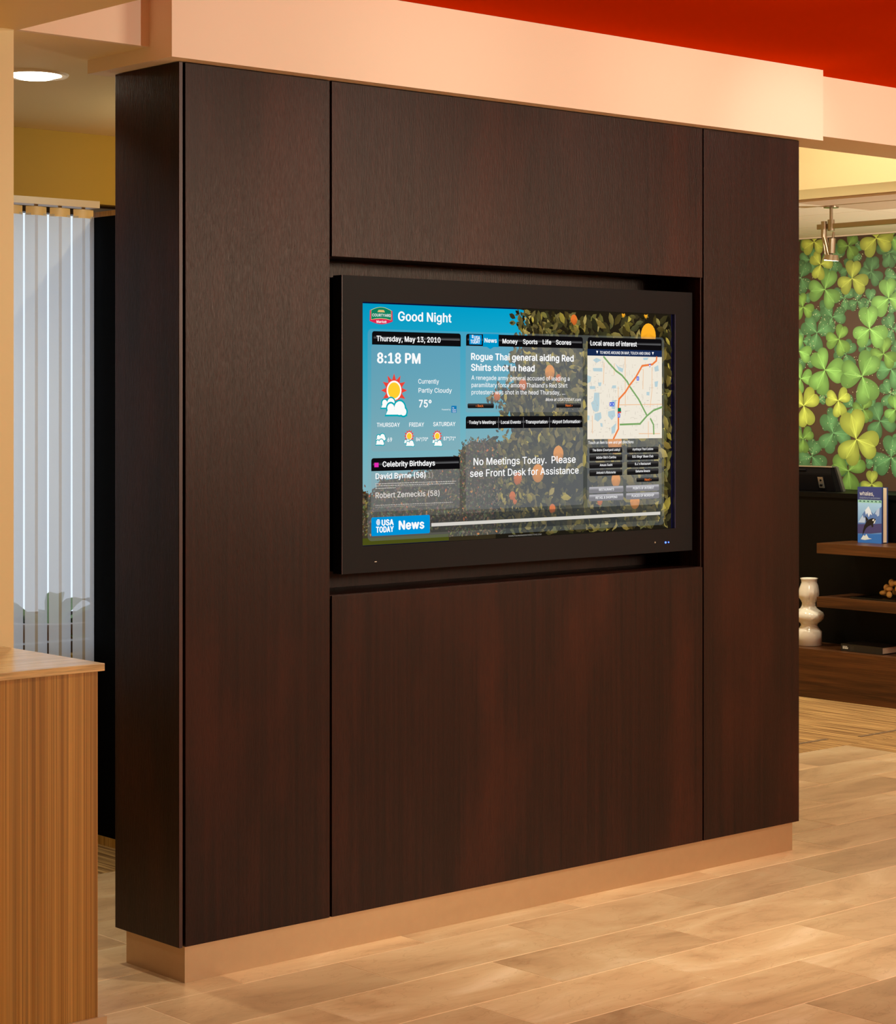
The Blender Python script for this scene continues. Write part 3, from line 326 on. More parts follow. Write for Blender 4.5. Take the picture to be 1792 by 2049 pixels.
'x':(378,['21,0 171,218 171,171 29,379 100,379 147,306 159,287 170,270 179,253 188,237 198,221 207,206 175,206 185,221 194,237 202,253 211,270 222,287 233,306 282,379 352,379 209,169 209,214 358,0 287,0 231,85 219,103 209,120 200,136 191,152 182,167 173,182 205,182 195,167 187,152 178,136 170,120 160,103 148,85 91,0']),
'y':(389,['47,-139 61,-86 71,-87 83,-89 94,-90 104,-89 113,-86 122,-81 130,-74 138,-64 145,-51 151,-36 163,-1 17,379 84,379 165,155 173,132 180,109 187,87 193,64 199,42 206,21 184,21 190,42 196,64 202,87 209,110 216,132 224,155 305,379 371,379 204,-58 196,-77 187,-93 177,-107 165,-119 153,-128 139,-136 125,-141 109,-144 91,-145 82,-145 73,-144 65,-143 57,-142 52,-140']),
'z':(380,['42,0 42,46 254,320 254,323 48,323 48,379 333,379 333,331 126,60 126,56 339,56 339,0']),
'°':(316,['158,283 138,285 119,290 101,298 84,310 70,324 59,340 50,358 45,377 43,397 45,418 50,437 59,455 70,472 84,486 101,497 119,506 138,511 158,513 179,511 198,506 216,497 232,486 246,472 257,455 266,437 271,418 273,397 271,377 266,358 257,340 246,324 232,310 216,298 198,290 179,285','158,334 170,335 180,338 190,343 199,349 207,357 213,366 218,376 221,386 222,397 221,409 218,420 213,430 207,439 199,446 190,453 180,458 170,461 158,462 147,461 136,458 126,453 117,446 109,439 103,430 98,420 96,409 95,397 96,386 98,376 103,366 109,357 117,349 126,343 136,338 147,335']),
'‹':(264,['168,49 33,209 168,369 238,369 105,209 238,49']),
'›':(264,['26,49 159,209 26,369 96,369 231,209 96,49']),
}
def tile_mat():
    m, nt, b = new_mat('travertine_tile')
    L = nt.links.new; N = nt.nodes.new
    tc = N('ShaderNodeTexCoord'); oi = N('ShaderNodeObjectInfo')
    mulr = N('ShaderNodeMath'); mulr.operation = 'MULTIPLY'; mulr.inputs[1].default_value = 31.0
    add = N('ShaderNodeVectorMath'); add.operation = 'ADD'
    L(oi.outputs['Random'], mulr.inputs[0]); L(tc.outputs['Object'], add.inputs[0]); L(mulr.outputs[0], add.inputs[1])
    mp = N('ShaderNodeMapping'); mp.inputs['Scale'].default_value = (2.0, 5.5, 3); mp.inputs['Rotation'].default_value = (0, 0, .25)
    L(add.outputs[0], mp.inputs['Vector'])
    n1 = N('ShaderNodeTexNoise'); n1.inputs['Scale'].default_value = 1; n1.inputs['Detail'].default_value = 8; n1.inputs['Distortion'].default_value = .8; n1.inputs['Roughness'].default_value = .6
    L(mp.outputs[0], n1.inputs['Vector'])
    n2 = N('ShaderNodeTexNoise'); n2.inputs['Scale'].default_value = 180; n2.inputs['Detail'].default_value = 2
    L(add.outputs[0], n2.inputs['Vector'])
    r = N('ShaderNodeValToRGB'); e = r.color_ramp.elements
    e[0].position = .3; e[0].color = rgb(178, 142, 104); e[1].position = .72; e[1].color = rgb(230, 202, 166)
    x = e.new(.46); x.color = rgb(206, 170, 128); x = e.new(.58); x.color = rgb(214, 182, 140)
    L(n1.outputs[0], r.inputs[0])
    # thin brown veins
    n3 = N('ShaderNodeTexNoise'); n3.inputs['Scale'].default_value = 2.4; n3.inputs['Detail'].default_value = 9; n3.inputs['Distortion'].default_value = 1.4
    L(mp.outputs[0], n3.inputs['Vector'])
    v = N('ShaderNodeValToRGB'); v.color_ramp.interpolation = 'EASE'; ve = v.color_ramp.elements
    ve[0].position = .485; ve[0].color = (1, 1, 1, 1); ve[1].position = .515; ve[1].color = (1, 1, 1, 1)
    q = ve.new(.5); q.color = (.62, .5, .4, 1)
    L(n3.outputs[0], v.inputs[0])
    mv = N('ShaderNodeMix'); mv.data_type = 'RGBA'; mv.blend_type = 'MULTIPLY'; mv.inputs[0].default_value = .35
    L(r.outputs[0], mv.inputs[6]); L(v.outputs[0], mv.inputs[7])
    hs = N('ShaderNodeHueSaturation')
    vr = N('ShaderNodeMapRange'); vr.inputs['To Min'].default_value = .84; vr.inputs['To Max'].default_value = 1.1
    L(oi.outputs['Random'], vr.inputs['Value']); L(vr.outputs[0], hs.inputs['Value']); L(mv.outputs[2], hs.inputs['Color'])
    L(hs.outputs[0], b.inputs['Base Color'])
    b.inputs['Roughness'].default_value = .42
    bp = N('ShaderNodeBump'); bp.inputs['Strength'].default_value = .08; bp.inputs['Distance'].default_value = .001
    L(n2.outputs[0], bp.inputs['Height']); L(bp.outputs[0], b.inputs['Normal'])
    return m
M_tile = tile_mat()
def carpet_mat():
    m, nt, b = new_mat('streaked_carpet')
    L = nt.links.new; N = nt.nodes.new
    tc = N('ShaderNodeTexCoord')
    mp = N('ShaderNodeMapping'); mp.inputs['Scale'].default_value = (70, 2.2, 1)
    L(tc.outputs['Object'], mp.inputs['Vector'])
    n1 = N('ShaderNodeTexNoise'); n1.inputs['Scale'].default_value = 1; n1.inputs['Detail'].default_value = 6
    L(mp.outputs[0], n1.inputs['Vector'])
    r = N('ShaderNodeValToRGB'); e = r.color_ramp.elements
    e[0].position = .36; e[0].color = rgb(122, 84, 40); e[1].position = .66; e[1].color = rgb(206, 162, 100)
    L(n1.outputs[0], r.inputs[0]); L(r.outputs[0], b.inputs['Base Color'])
    n2 = N('ShaderNodeTexNoise'); n2.inputs['Scale'].default_value = 400
    L(tc.outputs['Object'], n2.inputs['Vector'])
    bp = N('ShaderNodeBump'); bp.inputs['Strength'].default_value = .5; bp.inputs['Distance'].default_value = .004
    L(n2.outputs[0], bp.inputs['Height']); L(bp.outputs[0], b.inputs['Normal'])
    b.inputs['Roughness'].default_value = .95
    return m
M_carpet = carpet_mat()

# ================================================================== SETTING
TX1, TY1 = 4.48, 1.277          # edges of the tiled field
floor = structure('floor', -6.0, TX1, -8.0, TY1, -.12, -.0007, M_grout, 'pale travertine plank tile floor with light grout lines', 'floor')
carpet = structure('floor_carpet', -6.0, 7.0, TY1, 5.0, -.12, 0, M_carpet, 'streaked golden brown carpet behind the tiled floor', 'carpet')
structure('floor_carpet', TX1, 7.0, -8.0, TY1, -.12, 0, M_carpet, 'streaked golden brown carpet beside the dark shelving unit', 'carpet')
ROW0, PITCH, TL, G = -.106, .2766, .6375, .0028
shared = {}
def tile_mesh(w, d):
    k = (round(w, 4), round(d, 4))
    if k not in shared:
        bm = bmesh.new()
        add_box(bm, -w/2, w/2, -d/2, d/2, -.01, 0)
        top = [e for e in bm.edges if all(abs(v.co.z) < 1e-6 for v in e.verts)]
        bmesh.ops.bevel(bm, geom=top, offset=.0007, segments=1, affect='EDGES')
        me = bpy.data.meshes.new('tile'); bm.to_mesh(me); bm.free()
        me.materials.append(M_tile)
        shared[k] = me
    return shared[k]
for k in range(-9, 5):
    y0 = ROW0 + k*PITCH; y1 = y0 + PITCH
    off = .756 if k % 2 == 0 else .437          # half-running bond
    i = -5
    while True:
        x0 = off + i*TL; i += 1
        x1 = x0 + TL
        if x0 >= TX1 - .02: break
        if x1 > TX1: x1 = TX1
        if x1 < -1.6 or (x0 > 2.6 and y1 < -1.0): continue
        o = bpy.data.objects.new('tile', tile_mesh(x1-x0-G, PITCH-G)); col.objects.link(o)
        place(o, ((x0+x1)/2, (y0+y1)/2, random.uniform(-.0002, .0002)), floor)
M_inlay = plain('grey_carpet_inlay', rgb(120, 96, 70), rough=.95, noise=.2, scale=300)
box('carpet_inlay', 4.72, 5.42, 1.375, 1.395, 0, .002, M_inlay, carpet)
box('carpet_inlay', 4.30, 4.55, 1.43, 1.45, 0, .002, M_inlay, carpet)

# walls
structure('wall_left', -6.0, -.478, .062, .20, 0, 2.48, M_paint_beige, 'beige pier wall rising behind the pale counter', 'wall')
w = structure('wall_back', -6.0, -.9, 1.74, 1.90, 0, 2.48, M_mustard, 'mustard wall beside the window', 'wall')
structure('wall_back', -.9, 1.35, 1.74, 1.90, 2.236, 2.48, M_mustard, 'mustard wall strip above the vertical blinds', 'wall')
structure('wall_back', -.9, 1.35, 1.74, 1.90, 0, .66, M_mustard, 'mustard wall under the window', 'wall')
structure('wall_back', 1.35, 3.1, 1.74, 1.90, 0, 2.48, M_mustard, 'mustard wall behind the dark media wall', 'wall')
structure('wall_inner', 2.95, 3.1, 1.90, 4.6, 0, 2.48, M_paint_beige, 'beige return wall behind the media wall', 'wall')
structure('wall_far', 2.95, 7.0, 4.6, 4.75, 0, 2.95, M_paint_beige, 'beige far wall beyond the shelving unit', 'wall')
wall_right = structure('wall_right', 6.35, 6.5, -8.0, 4.6, 0, 2.95, M_paint_beige, 'beige right wall carrying the clover mural', 'wall')
structure('wall_front', -6.0, 6.5, -8.15, -8.0, 0, 2.75, M_paint_beige, 'beige wall behind the viewer', 'wall')
structure('wall_side', -6.15, -6.0, -8.0, 1.9, 0, 2.75, M_paint_beige, 'beige side wall far to the left', 'wall')

# ceilings
ZC = 2.48
structure('ceiling', -.466, 6.35, -8.0, .055, 2.686, 2.80, M_red, 'bright red painted upper ceiling', 'ceiling')
structure('ceiling_low', -6.0, -.466, -8.0, .075, ZC, 2.80, M_paint_low, 'beige dropped ceiling above the pale counter', 'ceiling')
structure('ceiling_passage', -6.0, 2.60, 0.075, 1.90, ZC, 2.80, M_paint_low, 'beige dropped ceiling over the passage by the window', 'ceiling')
structure('ceiling_fascia', -.466, 2.60, .055, .075, ZC, 2.80, M_paint, 'pale pink lit fascia left of the soffit', 'fascia')
structure('ceiling_bulkhead', 2.60, 6.35, .04, .297, 2.475, 2.80, M_paint, 'pale pink lit bulkhead right of the media wall', 'bulkhead')
cr = structure('ceiling_lounge', 4.235, 6.35, .297, 4.6, ZC, 2.95, M_yellow, 'pale ceiling over the shelving unit', 'ceiling')
structure('ceiling_cove', 2.60, 4.235, .297, 4.6, 2.95, 3.05, M_yellow, 'pale yellow raised ceiling of the cove', 'ceiling')
structure('ceiling_cove_side', 2.60, 3.1, 1.90, 4.6, ZC, 2.95, M_yellow, 'pale yellow side of the cove', 'ceiling')
M_ctile = plain('ceiling_tile_white', rgb(238, 222, 206), rough=.8, noise=.02, scale=200, bump=.1)
M_vent = plain('ceiling_vent_taupe', rgb(206, 176, 156), rough=.6)
k = 0
for ix in range(3):
    for iy in range(7):
        x0 = 4.60 + ix*.585; y0 = .50 + iy*.585
        vent = (ix == 0 and iy == 1)
        t = box('ceiling_panel', x0, min(x0+.58, 6.34), y0, min(y0+.58, 4.59), ZC-.012, ZC-.0005, M_vent if vent else M_ctile, cr)
structure('ceiling_soffit', -.075, 2.63, -.05, .355, 2.442, 2.6855, M_paint, 'cream soffit box running above the dark media wall', 'soffit')

# mural wall trim
structure('trim_1', 6.325, 6.35, .3, 4.6, 2.462, 2.48, M_ctile, 'thin white trim above the clover mural', 'trim')

# window with glass, seen through the blinds
M_alu = plain('bronze_window_frame', rgb(84, 66, 50), rough=.5)
def glass_mat(name, tint, refl=.06):
    m = bpy.data.materials.new(name); m.use_nodes = True; nt = m.node_tree
    nt.nodes.remove(nt.nodes['Principled BSDF'])
    t = nt.nodes.new('ShaderNodeBsdfTransparent'); t.inputs[0].default_value = tint
    g = nt.nodes.new('ShaderNodeBsdfGlossy'); g.inputs['Roughness'].default_value = .02
    x = nt.nodes.new('ShaderNodeMixShader'); x.inputs[0].default_value = refl
    nt.links.new(t.outputs[0], x.inputs[1]); nt.links.new(g.outputs[0], x.inputs[2])
    nt.links.new(x.outputs[0], nt.nodes['Material Output'].inputs[0])
    return m
M_glass = glass_mat('window_glass', (.95, .97, .97, 1))
win = box('window_1', -.9, 1.35, 1.80, 1.86, .66, .70, M_alu)
tag(win, 'bronze framed window behind the sheer vertical blinds', 'window', kind='structure')
box('window_frame', -.9, 1.35, 1.80, 1.86, 2.20, 2.236, M_alu, win)
for x in (-.9, -.05, 1.31):
    box('window_frame', x, x+.04, 1.80, 1.86, .70, 2.20, M_alu, win)
box('pane', -.86, -.05, 1.826, 1.834, .70, 2.20, M_glass, win)
box('pane', -.01, 1.31, 1.826, 1.834, .70, 2.20, M_glass, win)
# outside the window: ground, hedge wall, potted plant
M_ground = plain('outdoor_paving', rgb(112, 92, 70), rough=.9, noise=.2, scale=5)
structure('ground_outside', -8, 2.9, 1.90, 12, -.2, -.02, M_ground, 'brown paving outside the window', 'ground')
M_leaf = plain('plant_leaf_green', rgb(96, 128, 58), rough=.5, noise=.2, scale=30)
M_pot = plain('brown_glazed_pot', rgb(112, 74, 40), rough=.35, noise=.1)
pl = empty('potted_plant', (1.08, 2.45, -.02), 'leafy green plant in a wide brown pot outside, seen through the blinds', 'plant')
lathe('pot', [(.13, 0), (.16, .02), (.22, .45), (.25, .66), (.27, .70), (.27, .73), (.24, .735), (.235, .70), (.05, .69)], (1.08, 2.45, -.02), M_pot, pl)
for i in range(34):
    a = random.uniform(0, 6.28); l = random.uniform(.28, .48); up = random.uniform(.25, .9); wd = random.uniform(.025, .04)
    bm = bmesh.new(); prev = None
    for j in range(7):
        t = j/6; r = .03 + l*t*math.cos(up*.6); z = .68 + l*(math.sin(up)*1.2*t - .75*t*t)
        hw = wd*math.sin(math.pi*min(1, .12+t*.88))*1.0 + .001
        c = Vector((r*math.cos(a), r*math.sin(a), z)); s = Vector((-math.sin(a), math.cos(a), 0))*hw
        cur = (bm.verts.new(c-s), bm.verts.new(c+Vector((0, 0, -.008))), bm.verts.new(c+s))
        if prev:
            bm.faces.new((prev[0], prev[1], cur[1], cur[0])); bm.faces.new((prev[1], prev[2], cur[2], cur[1]))
        prev = cur
    o = from_bm('leaf', bm, (1.08, 2.45, -.02), pl, M_leaf, smooth=True)

# ================================================================== MEDIA WALL
mw = empty('media_wall', (1.28, .15, 0), 'tall dark wood media wall with a niche around the screen', 'media wall')
Z0, Z1 = .097, 2.44
NX0, NX1, NZ0, NZ1, NY = .490, 2.056, .999, 1.953, .19
box('plinth', .002, 2.527, .002, .28, 0, Z0, M_plinth, mw)
box('side_panel', -.020, -.0085, -.002, .302, Z0, Z1, M_wenge, mw, .0012)
box('edge_band', -.0195, -.009, -.0035, -.002, Z0, Z1, M_edge, mw)
box('side_panel', 2.545, 2.556, .018, .302, Z0, Z1, M_wenge, mw, .0012)
box('carcass', -.0085, NX0, .018, .30, Z0, Z1-.002, M_dark, mw)
box('carcass', NX1+.001, 2.545, .018, .30, Z0, Z1-.002, M_dark, mw)
box('carcass', NX0, NX1+.001, .018, .30, NZ1+.012, Z1-.002, M_dark, mw)
box('carcass', NX0, NX1+.001, .018, .30, Z0, NZ0-.012, M_dark, mw)
box('niche_board', NX0, NX1, .002, NY, NZ0-.012, NZ0, M_wenge, mw)
box('niche_board', NX0, NX1, .019, NY, NZ1, NZ1+.012, M_wenge, mw)
box('niche_board', NX1-.004, NX1+.001, .002, NY, NZ0, NZ1, M_wenge, mw)
box('niche_back', NX0, NX1+.001, NY, NY+.018, NZ0-.01, NZ1+.01, M_wenge, mw)
PY = -.004
box('front_panel', 0, .4885, PY, .0175, Z0, Z1, M_wenge, mw, .001)
box('front_panel', 2.0635, 2.556, PY, .0175, Z0, Z1, M_wenge, mw, .001)
box('front_panel', .4965, 2.0565, PY, .0175, 1.949, Z1, M_wenge, mw, .001)
box('front_panel', .4965, 2.0565, PY, .0175, Z0, .997, M_wenge, mw, .001)

# ================================================================== TALL DARK CABINET, COUNTER
tc_ = empty('tall_cabinet', (1.15, 1.40, 0), 'tall black cabinet with pale wood edges next to the blinds', 'cabinet')
CX = .81
box('body', CX+.004, 1.5, 1.0, 1.735, .03, 2.185, M_black, tc_)
box('edge_strip', CX, CX+.02, 1.724, 1.738, .03, 2.203, M_oak, tc_)
box('edge_strip', CX, 1.5, 1.0, 1.724, 2.185, 2.203, M_oak, tc_)
box('base_strip', CX, 1.5, 1.0, 1.738, 0, .03, M_oak, tc_)

bc = empty('base_cabinet', (-1.5, -.16, 0), 'pale vertical-grain laminate cabinet under the counter', 'cabinet')
box('plinth', -2.6, -.500, -.400, .06, 0, .095, M_tile, bc)
box('body', -2.6, -.520, -.392, .06, .095, .908, M_oak, bc, .001)
wt = box('countertop', -2.6, -.505, -.399, .0615, .908, .926, M_counter, None, .0015)
tag(wt, 'pale wood-look countertop against the beige pier wall', 'countertop')

# ================================================================== BLINDS
def sheer(name='sheer_blind_fabric', c=(.78, .76, .74, 1), t_=(.85, .87, .9, 1), op=.8):
    m = bpy.data.materials.new(name); m.use_nodes = True; nt = m.node_tree
    nt.nodes.remove(nt.nodes['Principled BSDF'])
    N = nt.nodes.new; L = nt.links.new
    d = N('ShaderNodeBsdfDiffuse'); d.inputs[0].default_value = c
    t = N('ShaderNodeBsdfTranslucent'); t.inputs[0].default_value = t_
    tr = N('ShaderNodeBsdfTransparent')
    a = N('ShaderNodeMixShader'); a.inputs[0].default_value = .6
    L(d.outputs[0], a.inputs[1]); L(t.outputs[0], a.inputs[2])
    b = N('ShaderNodeMixShader'); b.inputs[0].default_value = op
    L(tr.outputs[0], b.inputs[1]); L(a.outputs[0], b.inputs[2])
    L(b.outputs[0], nt.nodes['Material Output'].inputs[0])
    return m
M_sheer = sheer()
M_slat_shade = sheer('tan_slat_shade', (.55, .42, .28, 1), (.6, .46, .32, 1), .8)  # tan band paints the shading of the curved slat into its colour
M_hem = plain('tan_blind_hem', rgb(226, 184, 120), rough=.5)
M_rail = plain('beige_head_rail', rgb(206, 176, 140), rough=.4)
bl = empty('vertical_blinds', (-.03, 1.70, .1), 'sheer white vertical blinds hanging from a beige head rail', 'blinds')
box('head_rail', -.9, .804, 1.665, 1.735, 2.214, 2.238, M_rail, bl)
def slat_section(z0, z1, extra=0, hw=.0435):
    bm = bmesh.new(); n = 16; lo = []; hi = []
    for j in range(n+1):
        u = j/n
        x = -hw + 2*hw*u
        y = -.012*math.cos((u-.5)*math.pi) + extra
        lo.append(bm.verts.new((x, y, z0))); hi.append(bm.verts.new((x, y, z1)))
    for j in range(n):
        f = bm.faces.new((lo[j], lo[j+1], hi[j+1], hi[j]))
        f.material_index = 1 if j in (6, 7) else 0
    me = bpy.data.meshes.new('slat'); bm.to_mesh(me); bm.free()
    for p in me.polygons: p.use_smooth = True
    return me
me_s = slat_section(0, 2.085); me_s.materials.append(M_sheer); me_s.materials.append(M_slat_shade)
me_h = slat_section(2.078, 2.108, -.0006, .0405); me_h.materials.append(M_hem); me_h.materials.append(M_hem)
bmc = bmesh.new(); add_box(bmc, -.006, .006, -.003, .003, 2.10, 2.12); me_c = bpy.data.meshes.new('clip'); bmc.to_mesh(me_c); bmc.free(); me_c.materials.append(M_rail)
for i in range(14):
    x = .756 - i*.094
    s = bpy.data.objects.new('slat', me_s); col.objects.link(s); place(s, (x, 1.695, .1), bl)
    h = bpy.data.objects.new('hem', me_h); col.objects.link(h); place(h, (x, 1.695, .1), s)
    c = bpy.data.objects.new('clip', me_c); col.objects.link(c); place(c, (x, 1.695, .1), s)

# ================================================================== PASSAGE DOWNLIGHT
dl = empty('ceiling_downlight', (-.05, .675, 2.48), 'glowing round recessed downlight in the passage ceiling', 'ceiling light')
bm = bmesh.new(); n = 40; rings = [(.098, 0), (.094, -.006), (.078, -.004), (.075, 0)]
rv = [[bm.verts.new((r*math.cos(2*math.pi*i/n), r*math.sin(2*math.pi*i/n), z)) for i in range(n)] for r, z in rings]
for a, b in zip(rv, rv[1:]):
    for i in range(n): bm.faces.new((a[i], a[(i+1) % n], b[(i+1) % n], b[i]))
from_bm('trim_ring', bm, (-.05, .675, 2.48), dl, M_ctile)
lathe('lens', [(.02, -.014), (.05, -.012), (.074, -.003), (.0745, -.001)], (-.05, .675, 2.48), emit('lamp_glow', (1, .93, .72, 1), 14), dl, 32)
down(-.05, .675, 2.45, 42, cone=140, blend=.6)
# ================================================================== TELEVISION
tv = empty('television', (1.29, .09, 1.053), 'large black-framed touch screen showing an information page, set in the dark niche', 'television')
TX0, TXR, TZ0, TZT = .552, 2.033, 1.053, 1.900
SX0, SXR, SZ0, SZT = .628, 1.952, 1.1285, 1.8265
FY, SY = .020, .0335
bm = bmesh.new()
add_box(bm, TX0, SX0, FY, .06, TZ0, TZT); add_box(bm, SXR, TXR, FY, .06, TZ0, TZT)
add_box(bm, SX0, SXR, FY, .06, SZT, TZT); add_box(bm, SX0, SXR, FY, .06, TZ0, SZ0)
bmesh.ops.translate(bm, verts=bm.verts, vec=(-1.29, -.09, -1.053))
from_bm('bezel', bm, (1.29, .09, 1.053), tv, M_tvblack)
box('housing', TX0+.004, TXR-.004, .06, .165, TZ0+.004, TZT-.004, M_black, tv, .004)
box('bezel_highlight', TX0-.0008, TX0+.0012, FY-.0006, FY+.001, TZ0, TZT, M_edge, tv)  # highlight along the bezel's left edge, put in as a lighter strip
box('wall_mount', 1.1, 1.5, .165, NY-.0005, 1.3, 1.65, M_steel, tv)
M_reveal = plain('glow_tinted_reveal', (.02, .025, .09, 1), rough=.25)  # blue glow of the screen put into the reveal's colour
box('screen_reveal', SXR-.003, SXR, FY+.0005, SY, SZ0, SZT, M_reveal, tv)
ME_led = emit('blue_led', (.05, .12, 1, 1), 6)
for x, r in ((1.9034, .0032), (1.9176, .0022)):
    tube('indicator_light', (x, FY+.001, 1.084), (x, FY-.0015, 1.084), r, ME_led, tv)
tube('sensor_window', (1.853, FY+.001, 1.0864), (1.853, FY-.001, 1.0864), .0028, M_steel, tv)
box('maker_mark', .672, .680, FY-.0006, FY+.0005, 1.0815, 1.0835, M_steel, tv)

U0, V0 = .640, 1.128       # lower left corner of the picture; sizes below in millimetres on the glass
def W(u, v, layer): return Vector((U0 + u/1000, SY - .0002 - layer*.0003, V0 + v/1000))
scr = box('screen', SX0, SXR, SY, .05, SZ0, SZT, emit('screen_black', rgb(10, 10, 52)), tv)
def flat(name, faces, m, parent=scr, label=None):
    """faces: list of (list of (u,v), layer, colour or per-vertex colours)"""
    vs = []; fs = []; cs = []
    for pts, lay, c in faces:
        b = len(vs); o = [W(u, v, lay) for u, v in pts]
        vs += o; fs.append(tuple(range(b, b+len(o))))
        cs += c if isinstance(c, list) else [c]*len(o)
    wp = WPOS[parent.name]
    me = bpy.data.meshes.new(name)
    me.from_pydata([v - wp for v in vs], [], fs)
    at = me.color_attributes.new('ink', 'FLOAT_COLOR', 'POINT')
    for i, c in enumerate(cs): at.data[i].color = c
    o = mesh_obj(name, me, wp, parent, m)
    if label: o['label'] = label
    return o
M_pic = vcol_mat('screen_picture_ink', lit=True)
def clip(u): return max(-11, min(1306, u))
def inside(pts): return all(-11 <= u <= 1309 and 1 <= v <= 697 for u, v in pts)
# --- photograph of an orange grove shown behind the page
faces = []
ny = 24
for j in range(ny):
    v0, v1 = 698*j/ny, 698*(j+1)/ny
    def sky(v):
        t = v/698
        a = (0, 162, 206); b = (116, 190, 206); c = (168, 192, 196)
        return rgb(*[b[i] + (a[i]-b[i])*max(0, (t-.42)/.58) if t > .42 else c[i] + (b[i]-c[i])*t/.42 for i in range(3)])
    s0, s1 = sky(v0), sky(v1)
    dk = lambda c, k: tuple(x*k for x in c[:3]) + (1,)
    faces.append(([(-9.5, max(2, v0)), (760, max(2, v0)), (760, min(695, v1)), (-9.5, min(695, v1))], 0, [dk(s0, .86), s0, s1, dk(s1, .86)]))
faces.append(([(-9.5, 2), (360, 2), (360, 36), (-9.5, 24)], .1, rgb(74, 78, 22)))
def edge_u(v):
    for (u0, a), (u1, b) in zip(FOL, FOL[1:]):
        if b <= v <= a: return u0 + (u1-u0)*(a-v)/(a-b+1e-6)
    return 500
def edge_v(u):
    for (a, v0), (b, v1) in zip(ORCH, ORCH[1:]):
        if a <= u <= b: return v0 + (v1-v0)*(u-a)/(b-a+1e-6)
    return 290
pts = [(u, v) for u, v in ORCH]
for (a, va), (b, vb) in zip(pts, pts[1:]):
    if b > a:
        faces.append(([(a, 22), (b, 22), (b, vb-10), (a, va-10)], .2, rgb(66, 58, 42)))
for i, ((a, va), (b, vb)) in enumerate(zip(FOL, FOL[1:])):
    faces.append(([(a+45+30*((i*37 % 11)/11), va), (1306, va), (1306, vb), (b+45+30*(((i+1)*37 % 11)/11), vb)], .15, rgb(34, 28, 18)))
faces.append(([(498, 0), (1306, 0), (1306, 292), (498, 292)], .15, rgb(30, 26, 18)))
faces.append(([(330, 0), (520, 0), (520, 40), (330, 40)], .16, rgb(52, 44, 28)))
rnd = random.Random(3)
def leaf(u, v, l, w, a, lay, c):
    ca, sa = math.cos(a), math.sin(a)
    q = [(-.5, 0), (-.2, .42), (.15, .45), (.5, 0), (.15, -.45), (-.2, -.42)]
    p = [(u + x*l*ca - y*w*sa, v + x*l*sa + y*w*ca) for x, y in q]
    if inside(p):
        k = rnd.uniform(.55, .9)
        d = tuple(x*k for x in c[:3]) + (1,)
        faces.append((p, lay, [d, c, c, d, d, d]))
G1 = [(98, 92, 46), (120, 108, 58), (72, 66, 34), (56, 52, 30), (140, 124, 70), (46, 40, 24), (86, 84, 50), (108, 92, 44), (160, 142, 60)]
G2 = [(96, 86, 62), (78, 68, 48), (118, 106, 78), (60, 50, 34), (136, 118, 84), (88, 74, 50)]
for i in range(5200):                       # distant grove, small leaves
    u = rnd.uniform(-8, 560); v = rnd.uniform(14, 330)
    top = edge_v(u) + rnd.uniform(-12, 10)
    if v > top or (u < 330 and v < 30 + u*.02): continue
    c = rgb(*[max(0, x + rnd.uniform(-18, 18)) for x in rnd.choice(G2)])
    if rnd.random() < .03: c = rgb(230, rnd.uniform(120, 160), 70)
    s = rnd.uniform(4, 9)
    leaf(u, v, s*1.5, s*.8, rnd.uniform(0, 6.28), .3 + i*.00005, c)
for i in range(4200):                      # near tree, larger leaves
    v = rnd.uniform(8, 696)
    e = edge_u(v) + rnd.gauss(0, 13) if v > 275 else 540 + rnd.gauss(0, 30)
    u = rnd.uniform(e, 1309)
    big = .55 + .6*min(1, max(0, (u-520)/500))
    if (u-1040)**2/250**2 + (v-620)**2/90**2 < 1 and rnd.random() < .55: continue
    if (u-850)**2/150**2 + (v-205)**2/90**2 < 1 and rnd.random() < .7: continue
    if (u-1206)**2 + (v-625)**2 < 50**2 or (u-748)**2 + (v-205)**2 < 30**2: continue
    k = rnd.uniform(.5, 1.35)
    c = rgb(*[min(255, x*k) for x in rnd.choice(G1)])
    l = rnd.uniform(24, 52)*big
    leaf(u, v, l, l*rnd.uniform(.36, .6), rnd.gauss(-1.0, .9), .6 + i*.00007, c)
for (uv, r) in ORANGES:
    u, v = uv; n = 20; r = r*1.5
    cc = rgb(255, 176, 40) if v > 560 and u > 900 else rgb(250, 160, 66) if r > 20 else rgb(226, 116, 48)
    ed = tuple(x*.62 for x in cc[:3]) + (1,)
    ring = [(clip(u + r*.98*math.cos(2*math.pi*i/n)), v + r*1.12*math.sin(2*math.pi*i/n)) for i in range(n)]
    for i in range(n):
        t = [(u, v+r*.25), ring[i], ring[(i+1) % n]]
        if inside(t): faces.append((t, .95, [cc, ed if ring[i][1] < v else cc, ed if ring[(i+1) % n][1] < v else cc]))
for i in range(150):                       # a few leaves over the fruit
    uv, r = rnd.choice(ORANGES); c = rgb(*rnd.choice(G1))
    if r > 13: continue
    a = rnd.uniform(2.6, 6.8)
    leaf(uv[0] + r*1.9*math.cos(a), uv[1] + r*1.9*math.sin(a), r*1.5, r*.6, rnd.uniform(0, 6.28), .97 + i*.0002, c)
pic = flat('grove_picture', faces, M_pic, label='photograph of orange trees under a blue sky')
pic['kind'] = 'stuff'

